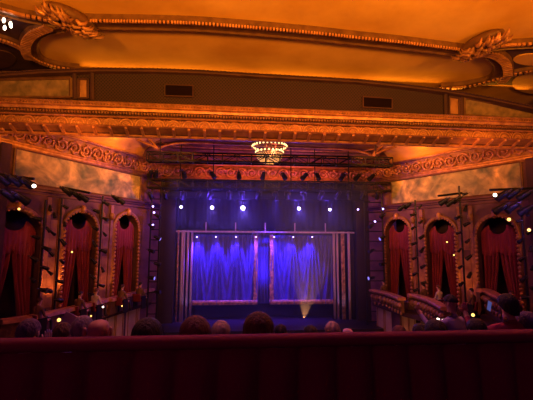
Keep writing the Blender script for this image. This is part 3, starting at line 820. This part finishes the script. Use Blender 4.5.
cluster([(499, 209), (511, 208), (524, 211)], 15.4, 'just above the rightmost arch', 1, 1.7)
# support bars
for i, (pa, pb, Y, nm) in enumerate([((-6, 174), (34, 179), 15.4, 'over the upper spotlight cluster at the left edge'), ((60, 187), (90, 193), 17.7, 'over the spotlights below the left mural'), ((438, 196), (462, 193), 18.1, 'over the spotlights below the right mural'), ((490, 190), (540, 188), 15.7, 'over the upper spotlight cluster at the right edge')]):
    o = MB().tube([atY(*pa, Y), atY(*pb, Y)], .06, 6).build('lamp_bar', M['metal_black']); tag(o, 'short black lamp bar '+nm, 'bar', 'lamp bars before the walls')
# individual glowing lamps
for kind, px, py, Y, sc, lb in [('white', 34, 186, 15.0, .8, 'small white glowing lamp at the left mural corner'), ('white', 495, 195, 15.3, .85, 'white glowing lamp below the right mural corner'),
    ('warm', 509, 219.5, 15.2, .8, 'amber glowing lamp over the rightmost arch'), ('warm', 529, 230, 15.2, .75, 'amber glowing lamp at the right picture edge'),
    ('warm', 72, 252, 17.0, .4, 'small orange lamp glowing in front of the left middle arch'), ('warm', 447, 242, 17.6, .4, 'small orange lamp glowing before the right middle arch'),
    ('warm', 454, 255, 17.6, .4, 'faint orange lamp low before the right middle arch'), ('warm', 19, 209, 15.0, .5, 'small amber lamp above the leftmost arch'),
    ('warm', 59, 320, 13.0, .6, 'round yellow lamp low on the left behind the heads'), ('warm', 473, 315, 13.0, .6, 'round yellow lamp low on the right behind the heads'),
    ('white', 438, 319.5, 13.0, .55, 'left one of the white lamps low on the right'), ('white', 443, 320.5, 13.0, .55, 'right one of the white lamps low on the right'),
    ('white', 103, 307, 16, .4, 'tiny white lamp on the left box front'), ('warm', 122, 306, 18, .35, 'tiny yellow lamp under the left box rail'), ('warm', 91, 316, 14, .3, 'tiny lamp beside the bald head')]:
    P = atY(px, py, Y); put(kind, P, CAM, sc*.7, lb, 'single glowing lamps')
    if Y == 13.0:
        o = MB().tube([(P.x, P.y+.1, .0), (P.x, P.y+.1, P.z+.1)], .03, 6).build('lamp_stand', M['metal_black']); tag(o, 'thin black stand under the '+lb, 'stand')
# bright fixture at top left: crystal bracket on the ceiling
P = atZ(2, 25, CZ-.5)
t = empty('ceiling_light', (P.x, P.y, CZ))
MB().lathe([(.25, 0), (.25, -.05), (.05, -.12), (.04, -.35)], n=14).build('canopy', M['gilt_rib'], t)
for k in range(7):
    a = 2*PI*k/7; MB().ball((.26*math.cos(a), .26*math.sin(a), -.45+.06*(k % 2)), (.05, .05, .09), a=8, b=6).build('bulb', M['lamp_white'], t, smooth=True)
    MB().tube([(0, 0, -.3), (.28*math.cos(a), .28*math.sin(a), -.3)], .02, 5).build('arm', M['gilt_rib'], t)
tag(t, 'bright cluster lamp on the ceiling at the top left corner', 'ceiling light')

# ---------------------------------------------------------------- chandelier
Yc = 21.5
pc = atY(269.5, 153, Yc); rt = (atY(286.5, 150, Yc)-atY(252.5, 150, Yc)).length/2
t = empty('chandelier', (pc.x, pc.y, pc.z))
zt = atY(269, 147, Yc).z-pc.z; zm = 0; zb = atY(269, 163, Yc).z-pc.z
MB().tube([(rt*math.cos(2*PI*k/40), rt*math.sin(2*PI*k/40), zt-.05) for k in range(40)], .03, 6, True).build('ring', M['gilt_bright'], t, smooth=True)
MB().tube([(rt*.8*math.cos(2*PI*k/40), rt*.8*math.sin(2*PI*k/40), zm-.05) for k in range(40)], .04, 6, True).build('lower_ring', M['gilt_bright'], t, smooth=True)
for k in range(28):
    a = 2*PI*k/28; MB().ball((rt*math.cos(a), rt*math.sin(a), zt+.03), (.045, .045, .075), a=8, b=5).build('bulb', M['bulb'], t, smooth=True)
for k in range(22):
    a = 2*PI*k/22; MB().ball((rt*.8*math.cos(a), rt*.8*math.sin(a), zm+.03), (.045, .045, .065), a=8, b=5).build('bulb', M['bulb'], t, smooth=True)
for k in range(10):
    a = 2*PI*k/10
    MB().tube([(rt*math.cos(a), rt*math.sin(a), zt-.05), (rt*.85*math.cos(a), rt*.85*math.sin(a), (zt+zm)/2), (rt*.8*math.cos(a), rt*.8*math.sin(a), zm-.05), (.1*math.cos(a), .1*math.sin(a), zt+.1)], .018, 5).build('arm', M['gilt_bright'], t)
g = MB()
for j in range(6):
    rr = rt*.74*math.cos(j/6*PI/2); zz = zm-.1+(zb-zm+.1)*math.sin(j/6*PI/2); n = max(5, int(rr*2*PI/.13))
    for k in range(n):
        a = 2*PI*k/n+j*.2; g.ball((rr*math.cos(a), rr*math.sin(a), zz), (.045, .045, .075), a=6, b=4)
g.build('crystal_basket', M['crystal'], t, smooth=True)
MB().tube([(0, 0, zb*.6), (0, 0, 12.03-pc.z)], .025, 6).build('stem', M['gilt_bright'], t)
tag(t, 'glowing gold crown chandelier with candle bulbs and crystal basket', 'chandelier')

# ---------------------------------------------------------------- gilded foliage ornaments
def foliage(px, py, ang, label):
    P = atZ(px, py, CZ-.35); t = empty('ceiling_ornament', (P.x, P.y, CZ-.15)); t.rotation_euler = (0, 0, ang)
    rnd = random.Random(3); t.scale = (.92, .92, .92)
    MB().ball((0, 0, -.1), (1.0, .48, .3), a=16, b=8).build('boss', M['gilt_rib'], t, smooth=True)
    for k in range(64):
        q1 = rnd.uniform(0, 2*PI); rr = rnd.uniform(.2, 1)**.6
        x0 = .85*rr*math.cos(q1); y0 = .34*rr*math.sin(q1); a = (0 if x0 > rnd.uniform(-.5, .5) else PI)+rnd.uniform(-.8, .8)+.3*y0
        L = rnd.uniform(.28, .55); dx, dy = math.cos(a)*L, math.sin(a)*L*.7; zb = -.22-.2*(1-rr)
        pts = [(x0, y0, zb), (x0+dx*.4, y0+dy*.4, zb-.16), (x0+dx*.8, y0+dy*.8, zb-.1), (x0+dx, y0+dy, zb+.06)]
        g = MB(); w_ = rnd.uniform(.7, 1.2); g.tube(pts, [.035*w_, .075*w_, .06*w_, .015], 6)
        g.build('leaf', M['gilt_bright'] if k % 3 == 0 else M['gilt'], t, smooth=True)
    return tag(t, label, 'ornament', 'carved ceiling ornaments')
pL, pR = atZ(45, 8, CZ), atZ(97, 34, CZ)
foliage(70, 21, math.atan2(pR.y-pL.y, pR.x-pL.x), 'carved gilt leaf cluster on the ceiling band at the left')
pL, pR = atZ(456, 60, CZ), atZ(503, 35, CZ)
foliage(481, 46, math.atan2(pR.y-pL.y, pR.x-pL.x), 'carved gilt leaf cluster on the ceiling band at the right')

# ---------------------------------------------------------------- front rail with cloth
t = empty('balcony_rail', (-2.0, 1.25, 4.2))
zt = atY(266, 332.8, 1.29).z-4.2
g = MB(); g.box((0, .03, zt/2-.03), (5.2, .05, zt-.1)); g.build('parapet', M['seat_velvet'], t)
g = MB(); g.sweep([(-2.6, .0, zt), (2.6, .0, zt)], [(-.035, -.03), (.03, -.03), (.04, -.012), (.03, 0), (-.03, 0), (-.042, -.012)]); g.build('rail_top', M['rail_velvet'], t, smooth=True)
def vf(u, v):
    x = (u-.5)*5.2; ph = x*2*PI/.127+.5*math.sin(x*2.1)
    pl = .5+.5*math.cos(ph); amp = (1-v)**.6
    return (x+.006*math.sin(v*9+x*5), -.015-.04*min(1, .5+(1-v)*9)*abs(math.cos(ph/2+.5*math.sin(x*1.7)))**.8, (zt-.03)*v)
g = MB(); g.grid(vf, 520, 16); g.build('pleated_cloth', M['rail_velvet'], t, smooth=True, solid=.01)
tag(t, 'dark crimson velvet rail with loose pleated cloth across the foreground', 'rail')

# ---------------------------------------------------------------- seating tiers behind the rail
NR = 8
def row_floor(k): return 4.0-.2*k
def row_y(k): return 2.55+.9*k
b = MB()
for k in range(NR):
    b.box((0.5, row_y(k)+.0, row_floor(k)/2+.6), (24 if k > 1 else 24, .9, row_floor(k)-1.2))
struct(b.build('floor_tiers', M['carpet']))
b = MB().box((.5, row_y(NR-1)+.55, 1.9), (24, .2, 3.4)); struct(b.build('wall_tier_front', M['plum_dark']))
b = MB().box((0.0, .1, 3.6), (24, 4.0, .8)); struct(b.build('floor_upper', M['carpet']))

# people --------------------------------------------------------
def skin_mesh(name, verts, edges, radii, root=0, sub=1):
    me = bpy.data.meshes.new(name); me.from_pydata(verts, edges, [])
    o = bpy.data.objects.new(name, me); COL.objects.link(o)
    m = o.modifiers.new('s', 'SKIN'); m.use_smooth_shade = True
    for i, r_ in enumerate(radii):
        sv = me.skin_vertices[0].data[i]; sv.radius = (r_, r_) if not isinstance(r_, tuple) else r_; sv.use_root = (i == root)
    if sub: ms = o.modifiers.new('u', 'SUBSURF'); ms.levels = sub; ms.render_levels = sub
    dg = bpy.context.evaluated_depsgraph_get(); ev = o.evaluated_get(dg); m2 = bpy.data.meshes.new_from_object(ev)
    bpy.data.objects.remove(o); bpy.data.meshes.remove(me)
    return m2
def hand_chains(wr, d, up, side):
    """five finger chains from wrist position wr in direction d"""
    d = Vector(d).normalized(); up = Vector(up).normalized(); s_ = d.cross(up).normalized()
    out = []
    palm = Vector(wr)+d*.085
    for i, L in enumerate((.065, .078, .072, .055)):
        o = s_*((i-1.5)*.021); st = palm-d*.03+o
        out.append([st, palm+o+d*.0, palm+o+d*L*.55-up*.012, palm+o+d*L-up*.035])
    th = Vector(wr)+d*.035+s_*side*-.03
    out.append([th, th+s_*side*-.03+d*.03, th+s_*side*-.04+d*.065-up*.01])
    return out, palm
def person_mesh(pose):
    """returns mesh, sitting or standing, facing +Y, z=0 at the feet, with slots skin / top / trousers / shoes"""
    sit = pose.startswith('sit')
    hip = .50 if sit else .93
    V = [(0, 0, hip)]; E = []; RR = [(.15, .12)]
    def add(p, r_, par):
        V.append(tuple(p)); RR.append(r_); E.append((par, len(V)-1)); return len(V)-1
    sp = add((0, -.02, hip+.2), (.135, .10), 0); ch = add((0, -.01, hip+.4), (.17, .115), sp)
    nk0 = add((0, 0, hip+.53), .075, ch); nk = add((0, .015, hip+.60), .055, nk0)
    jw = add((0, .03, hip+.67), (.068, .078), nk); hd = add((0, .03, hip+.74), (.078, .095), jw); cr = add((0, .02, hip+.80), (.066, .08), hd)
    hands = []
    for s_ in (-1, 1):
        sh = add((s_*.19, 0, hip+.47), .065, ch)
        if (pose == 'sit_arm' or pose == 'stand_arm') and s_ == -1:
            el = add((s_*.33, .16, hip+.36), .046, sh); wr = add((s_*.30, .36, hip+.56), .03, el); d = Vector((.0, .35, .9))
        elif sit: el = add((s_*.26, .06, hip+.2), .045, sh); wr = add((s_*.16, .28, hip+.13), .03, el); d = Vector((-s_*.3, .9, -.1))
        else: el = add((s_*.27, -.02, hip+.18), .045, sh); wr = add((s_*.27, .1, hip-.05), .03, el); d = Vector((0, .4, -.9))
        pm = add(Vector(wr and V[wr])+d.normalized()*.06, (.04, .022), wr); hands.append((V[wr], d, s_))
        if sit:
            th = add((s_*.1, .05, hip-.02), .095, 0); kn = add((s_*.12, .45, hip+.0), .065, th); an = add((s_*.12, .47, .09), .042, kn)
        else:
            th = add((s_*.1, 0, hip-.1), .095, 0); kn = add((s_*.11, .02, .49), .062, th); an = add((s_*.11, -.01, .09), .042, kn)
        ft = add((s_*.12, V[an][1]+.13, .045), (.04, .035), an)
    me = skin_mesh('body', V, E, RR)
    bm = bmesh.new(); bm.from_mesh(me)
    for wr, d, s_ in hands:
        upv = Vector((0, 0, 1)) if abs(Vector(d).normalized().z) < .6 else Vector((0, 1, 0)) if pose.endswith('arm') else Vector((s_, 0, 0))
        chs, _ = hand_chains(wr, d, upv, s_)
        for c_ in chs:
            g = MB(); g.tube(c_, [.0095, .0095, .0085, .006][:len(c_)], 6); vs_ = [bm.verts.new(v) for v in g.v]
            for f_ in g.f: bm.faces.new([vs_[i] for i in f_])
    g = MB()
    for s_ in (-1, 1): g.ball((s_*.082, .015, hip+.725), (.014, .022, .034), a=8, b=6)
    g.ball((0, .128, hip+.715), (.014, .022, .026), a=8, b=6)     # nose
    g.ball((0, .113, hip+.678), (.024, .01, .008), a=8, b=5)      # mouth
    for s_ in (-1, 1): g.ball((s_*.03, .108, hip+.742), (.014, .01, .009), a=8, b=5)
    vs_ = [bm.verts.new(v) for v in g.v]
    for f_ in g.f: bm.faces.new([vs_[i] for i in f_])
    bmesh.ops.recalc_face_normals(bm, faces=bm.faces)
    for f_ in bm.faces:
        c_ = f_.calc_center_median(); f_.smooth = True
        z = c_.z-hip
        wristy = any((c_-Vector(w)).length < .13 and (c_-Vector(w)).dot(Vector(d)) > -.02 for w, d, _ in hands)
        if z > .565 and abs(c_.x) < .13 and not wristy: f_.material_index = 0
        elif wristy: f_.material_index = 0
        elif c_.z < .12: f_.material_index = 3
        elif z > .02 and not (sit and z < .06 and c_.y > .16): f_.material_index = 1
        else: f_.material_index = 2
    bm.to_mesh(me); bm.free()
    return me, hip
skinm = {k: mat(k+' skin', c_, .55) for k, c_ in {'warm': (.62, .34, .24), 'pink': (.70, .42, .36), 'tan': (.42, .22, .14)}.items()}
hairm = {k: mat(k+' hair', c_, .6, bump=.5, bscale=60, col2=tuple(x*.55 for x in c_), nscale=25, stretch=(1, 1, .25)) for k, c_ in {'dark': (.02, .012, .015), 'brown': (.12, .04, .025), 'auburn': (.22, .07, .05), 'blonde': (.72, .55, .42), 'grey': (.35, .28, .32), 'purple': (.12, .06, .16)}.items()}
topm = {k: mat(k+' cloth', c_, .8) for k, c_ in {'black': (.02, .02, .025), 'navy': (.03, .03, .09), 'maroon': (.40, .03, .08), 'lavender': (.45, .36, .6), 'grey': (.15, .14, .17), 'cream': (.6, .5, .42), 'brown': (.18, .09, .05)}.items()}
trous = mat('dark trousers', (.02, .02, .03), .8); shoe = mat('black shoes', (.01, .01, .01), .4)
PM = {p: person_mesh(p) for p in ('sit', 'sit_arm', 'stand_arm', 'stand')}
for p in PM:
    for k in range(4): PM[p][0].materials.append(skinm['warm']) if len(PM[p][0].materials) < 4 else None
def hair_mesh(style):
    g = MB()
    def hf(u, v):
        a = u*2*PI; 
        back = .5-.5*math.sin(a)       # 1 at the back (-Y), 0 at the face
        low = {'short': .95+1.05*back, 'bob': 1.05+1.25*back, 'long': 1.1+1.35*back, 'cap': 1.35+.15*back}[style]
        th = v*min(low, 2.45); rx, ry, rz = .094, .112, .118
        if style in ('bob', 'long'): rx *= 1.13; ry *= 1.1
        wob = 1+.02*math.sin(a*9)+.015*math.sin(a*17+v*6)
        x = rx*math.sin(th)*math.cos(a)*wob; y = ry*math.sin(th)*math.sin(a)*wob; z = rz*math.cos(th)
        if style == 'long' and th > 1.6: k = (th-1.6); z -= k*.16; x = rx*math.cos(a)*wob*1.0; y = ry*math.sin(a)*wob
        if style == 'bob' and th > 1.6: k = (th-1.6); z -= k*.05; x = rx*math.cos(a)*wob; y = ry*math.sin(a)*wob
        return (x, y+.012, z)
    g.grid(hf, 40, 14)
    if style == 'cap': g.grid(lambda u, v: ((u-.5)*.15, .10+.09*v*math.sin(u*PI)**.5, .03-.01*v), 10, 3)
    return g
HAIR = {}
def make_chair():
    t = empty('theatre_seat')
    MB().box((0, .02, .43), (.48, .46, .1)).build('seat', M['seat_velvet'], t)
    g = MB(); g.grid(lambda u, v: ((u-.5)*.5, -.24-.04*v-.02*math.cos((u-.5)*PI), .35+.40*v), 10, 6); g.build('backrest', M['seat_velvet'], t, smooth=True, solid=.06)
    for s_ in (-1, 1):
        g = MB(); g.box((s_*.27, 0, .3), (.04, .3, .6)); g.box((s_*.27, .02, .62), (.06, .4, .04)); g.build('armrest', M['metal_black'], t)
    return t
CH = Maker(make_chair)
def person(pose, loc, rot, skin, hair, hcol, top, label, group, sc=1.0, chair=True):
    me, hip = PM[pose]
    key = (pose, hair)
    t = bpy.data.objects.new('person', me); COL.objects.link(t); t.location = loc; t.rotation_euler = (0, 0, rot); t.scale = (sc,)*3
    for i, m_ in enumerate((skinm[skin], topm[top], trous, shoe)):
        t.material_slots[i].link = 'OBJECT'; t.material_slots[i].material = m_
    if hair:
        if hair not in HAIR:
            o = hair_mesh(hair).build('hair', hairm[hcol], t, smooth=True, solid=.012); HAIR[hair] = o.data
        else:
            o = bpy.data.objects.new('hair', HAIR[hair]); COL.objects.link(o); o.parent = t
        o.location = (0, .02, hip+.735)
        o.material_slots[0].link = 'OBJECT'; o.material_slots[0].material = hairm[hcol]
        if hair == 'cap': o.name = 'cap'
    tag(t, label, 'person', group)
    if chair and pose.startswith('sit'):
        c_ = CH.get(); c_.location = (loc[0], loc[1]-.0, loc[2]); c_.rotation_euler = (0, 0, rot)
        c_.scale = (sc,)*3
        tag(c_, 'dark theatre seat of the '+' '.join(label.split()[:10]), 'seat', 'theatre seats')
    return t
ht = {'sit': .50+.86, 'sit_arm': .50+.86, 'stand_arm': .93+.86, 'stand': .93+.86}
def aud(px, ytop, k, pose, *a, **kw):
    """person in tier row k whose head shows at pixel column px; scale set so that the crown reaches pixel row ytop"""
    P = atY(px, ytop, row_y(k)); h = P.z-row_floor(k)
    sc = h/ht[pose]
    print('aud', px, ytop, k, pose, round(sc, 2))
    sc = max(.8, min(1.2, sc))
    return person(pose, (P.x, row_y(k), row_floor(k)), kw.pop('rot', 0), *a, sc=sc, **kw)
G = 'audience beyond the rail'
aud(28, 318, 1, 'sit', 'pink', 'short', 'purple', 'grey', 'person with violet grey hair at the far left behind the rail', G)
aud(62, 322, 2, 'sit_arm', 'pink', 'short', 'brown', 'lavender', 'person raising a hand with a paper, left of the grey head', G)
aud(82, 315, 1, 'sit', 'pink', 'short', 'grey', 'grey', 'person with grey hair just left of the bald head', G)
aud(98, 311, 0, 'sit', 'warm', None, None, 'brown', 'bald person seated on the left behind the rail', G)
aud(147, 317, 0, 'sit', 'tan', 'bob', 'dark', 'black', 'person with wide dark hair between the bald head and the brown head', G)
aud(195, 315, 0, 'sit', 'warm', 'bob', 'auburn', 'maroon', 'person with round auburn hair left of the pale blonde head', G)
aud(221, 320, 2, 'sit', 'pink', 'bob', 'blonde', 'cream', 'person with pale blonde hair left of centre', G)
aud(259, 311, 0, 'sit', 'warm', 'long', 'brown', 'black', 'person with long brown hair at the centre of the rail', G)
aud(281, 324, 3, 'sit', 'tan', 'short', 'dark', 'navy', 'small dark head right of the long brown hair', G)
aud(311, 325, 2, 'sit', 'tan', 'short', 'dark', 'black', 'dark haired person in front of the amber beam', G)
aud(333, 321, 2, 'sit', 'pink', 'cap', 'blonde', 'cream', 'person in a pale cap right of the amber beam', G)
aud(348.5, 324, 2, 'sit', 'pink', None, None, 'grey', 'bald pink head right of the pale cap', G)
aud(400, 325, 2, 'sit', 'pink', 'short', 'auburn', 'brown', 'person with reddish hair below the right box front', G)
aud(421, 323, 2, 'sit', 'tan', 'short', 'dark', 'black', 'dark head left of the white lamps', G)
aud(437, 319, 1, 'sit', 'tan', 'bob', 'dark', 'black', 'dark head in front of the white lamps', G)
aud(452, 294, 3, 'stand_arm', 'warm', 'cap', 'dark', 'lavender', 'standing person in a lavender top and dark cap on the right', G, rot=.5)
aud(478, 318, 1, 'sit', 'tan', 'short', 'dark', 'black', 'dark head between the lavender top and the crimson top', G)
s_ = aud(509, 293, 1, 'stand_arm', 'warm', 'bob', 'dark', 'maroon', 'standing person with dark hair and crimson top on the right, arm raised', G)
aud(530, 311, 1, 'sit', 'pink', 'bob', 'purple', 'lavender', 'person with violet hair at the far right behind the rail', G)
# phone in the raised hand
P = atY(489, 306, row_y(1)+.4)
t = empty('phone', P); t.rotation_euler = (R(-12), R(28), R(10)); t.scale = (.7,)*3
MB().box((0, 0, 0), (.075, .009, .15)).build('case', M['phone'], t); MB().box((0, -.006, 0), (.068, .003, .14)).build('screen', M['screen'], t)
tag(t, 'small lit phone held up left of the crimson top', 'phone')
P = atY(68, 323, row_y(2)+.36)
o = MB().box((0, 0, 0), (.16, .012, .22)).build('programme', M['paper']); o.location = P; o.rotation_euler = (.2, .5, .2)
tag(o, 'pale programme booklet held up on the left behind the rail', 'booklet')
# people in the boxes
G2 = 'people in the side boxes'
bx = [(-1, 140, 20.6, 'dark', 'nearest the stage on the left'), (-1, 122, 19.3, 'brown', 'second from the stage on the left'), (-1, 96, 17.6, 'auburn', 'lit amber, before the left middle arch'), (-1, 80, 16.4, 'dark', 'left of the amber lit figure in the left boxes'), (-1, 40, 14.4, 'brown', 'below the leftmost arch'),
      (1, 384, 21.4, 'dark', 'nearest the stage on the right'), (1, 424, 19.0, 'dark', 'behind the middle right box front'), (1, 439, 18.2, 'auburn', 'lit amber beside the middle right arch'), (1, 472, 16.6, 'dark', 'between the right middle and rightmost arch'), (1, 512, 15.6, 'brown', 'below the rightmost arch')]
for sd, px, Y, hc, lb in bx:
    Y += .7; P = atY(px, 290, Y)
    person('sit', (P.x, Y, BZ), sd*.5, 'warm', 'short', hc, 'brown' if hc != 'auburn' else 'cream', 'person in a box '+lb, G2)

# ---------------------------------------------------------------- lights
OR = (1, .34, .02)
# amber fill spots added out of view for the main ceiling, plus cove strip
for x in (-9, -3, 3, 9): light('SPOT', 'ceiling_fill', (x, 5.5, 10.6), 2650, OR, (x*.9, 10.5, CZ), .6, 135, 1)
light('AREA', 'cove_strip', (.8, 16.5, 13.12), 110, OR, (.8, 8, 13.6), 22, sy=.15)
# amber floods on cornice and friezes
light('AREA', 'cornice_flood', (0, 11.5, 9.0+4.3), 0, OR, (0, 18.8, 12), 1)
for x in (-4, 0, 4): light('SPOT', 'cornice_spot', (x, 9, 9.5), 420, (1, .14, .06), (x*.7, 16, 11.1), .3, 36, 1)
for x in (-9, 9): light('SPOT', 'cornice_spot_side', (x, 9, 9.5), 25, (1, .14, .08), (x*1.1, 16, 10.8), .3, 40, 1)
for sd in (-1, 1):
    light('SPOT', 'mural_spot', (sd*2, 13.5, 8.6), 900, (1, .5, .18), W(sd, 3.0, 0, 9.3), .3, 42, .9)
    light('SPOT', 'frieze_spot', (sd*3.5, 17.8, 10.3), 1700, (1, .28, .03), W(sd, 1.5, 0, 10.6), .2, 80, 1)
    light('SPOT', 'frieze_fill_near', (sd*6.5, 13.6, 9.0), 800, (1, .26, .03), W(sd, 5.5, 0, 10.5), .2, 55, .9)  # extra amber fill added to brighten the near end of the frieze
    light('POINT', 'lunette_lamp', (sd*8.3, 20.5, 11.2), 22, OR, size=.15)
    light('SPOT', 'arch_wash', (-sd*1.5, 12, 7.5), 210, (1, .17, .26), W(sd, 3.6, 0, 5.0), .4, 50, .9)
light('AREA', 'back_frieze_light', (0, 23.3, 9.9), 80, (1, .16, .05), (0, 24.5, 10.8), 9, sy=.1)
for x in (-4, 0, 4): light('POINT', 'cove_fill', (x, 20.6, 11.0), 26, (1, .22, .12), size=.1)  # fill points added to lift the dark cove behind the beam
# violet stage wash
for px in DL:
    P = atY(px, 236, 24.3); light('SPOT', 'curtain_spot', (P.x, 25.05, P.z+.2), 900, (.10, .03, 1), (P.x, CY-.05, 3.2), .05, 64, .8)
light('SPOT', 'centre_spot', (0.3, 22.0, 8.6), 2200, (.07, .03, 1), (.25, 26, 4.6), .1, 46, 1)
for px, py, sc, _ in LB:
    P = atY(px, py, LAMPY-.4); light('SPOT', 'lamp_glow', P, 260*sc**2, (.16, .08, 1), P+Vector((0, -1, -1.05)), .04, 90, .8); light('POINT', 'lamp_halo', P+Vector((0, .1, .25)), 50*sc**2, (.12, .045, 1), size=.02)
light('POINT', 'chandelier_glow', (pc.x, pc.y, pc.z-.9), 25, (1, .5, .12), size=.1)
# amber up beam on stage
P = atY(304, 326, 24.2); light('SPOT', 'amber_beam', (P.x, 24.1, 1.3), 1700, (1, .38, .12), (P.x+.25, 22.9, 6), .03, 48, .15)
for sd, s_, e_ in ((-1, (ARCH[-1][1][1]+ARCH[-1][2][0])/2, 70), (-1, (ARCH[-1][0][1]+ARCH[-1][1][0])/2, 22), (1, (ARCH[1][1][1]+ARCH[1][2][0])/2, 22), (1, (ARCH[1][0][1]+ARCH[1][1][0])/2, 12)):
    light('SPOT', 'pier_fill', W(sd, s_, .7, BZ+.2), e_*5.5, (1, .3, .06), W(sd, s_, 0, 5.2), .08, 50, .8)  # amber fill added unseen behind the parapets to light the piers
for sd in (-1, 1): light('SPOT', 'arch_rim_light', (sd*4.5, 19, 9.3), 160, (1, .35, .3), W(sd, .8, 0, 6.8), .1, 40, .9)
for sd in (-1, 1): light('SPOT', 'portal_fill', (sd*1.5, 22.6, 8.9), 140, (.75, .3, .8), (sd*5.3, 25.0, 3.5), .1, 34, 1)  # violet-pink fill added to brighten the stage-side drapes
for sd in (-1, 1): light('SPOT', 'box_rail_fill', (sd*1.5, 14, 9.0), 520, (1, .30, .07), (sd*8.0, 18.5, 3.2), .15, 46, 1)  # warm fill added from above to brighten the box rails
for sd in (-1, 1): light('SPOT', 'lower_wall_fill', (sd*3.5, 14.5, 2.4), 170, (1, .42, .22), (sd*7.6, 20.5, 1.8), .15, 46, 1)  # warm fill added from the front for the panels under the boxes
for px, py, e_ in ((520, 203, 16), (535, 228, 8), (8, 190, 7)): light('POINT', 'violet_fixture_glow', atY(px, py, 14.6), e_, (.22, .10, 1), size=.02)
for px in (187.5, 343): light('SPOT', 'leg_uplight', (atY(px, 318, 24.4).x, 24.4, 1.25), 22, (.4, .3, 1), (atY(px, 318, 24.9).x, 24.95, 3.0), .03, 50, .6)
# dim crimson fill added behind the camera to bring out the rail's pleats
light('AREA', 'rail_fill', (-5, -2.5, 6.6), 6.5, (1, .05, .35), (-1.5, 1.3, 5.0), 1.2)
light('AREA', 'crowd_violet_fill', (-2, 6, 11.3), 80, (.6, .2, .9), (0, 7, 4), 3)  # violet fill added out of view to tint the audience heads

w = bpy.data.worlds.new('world'); S.world = w; w.use_nodes = True
w.node_tree.nodes['Background'].inputs[0].default_value = (.34, .07, .36, 1); w.node_tree.nodes['Background'].inputs[1].default_value = .07
# haze over the stage
hz = bpy.data.materials.new('stage haze'); hz.use_nodes = True; nt = hz.node_tree; nt.nodes.clear()
out = nt.nodes.new('ShaderNodeOutputMaterial'); vs_ = nt.nodes.new('ShaderNodeVolumeScatter'); vs_.inputs['Density'].default_value = .022; vs_.inputs['Anisotropy'].default_value = .2
nt.links.new(vs_.outputs[0], out.inputs['Volume'])
o = MB().box((0, 23.2, 5.3), (11.2, 7.0, 8.2)).build('stage_haze', hz); o['kind'] = 'stuff'; tag(o, 'thin haze hanging over the front of the stage', 'haze')
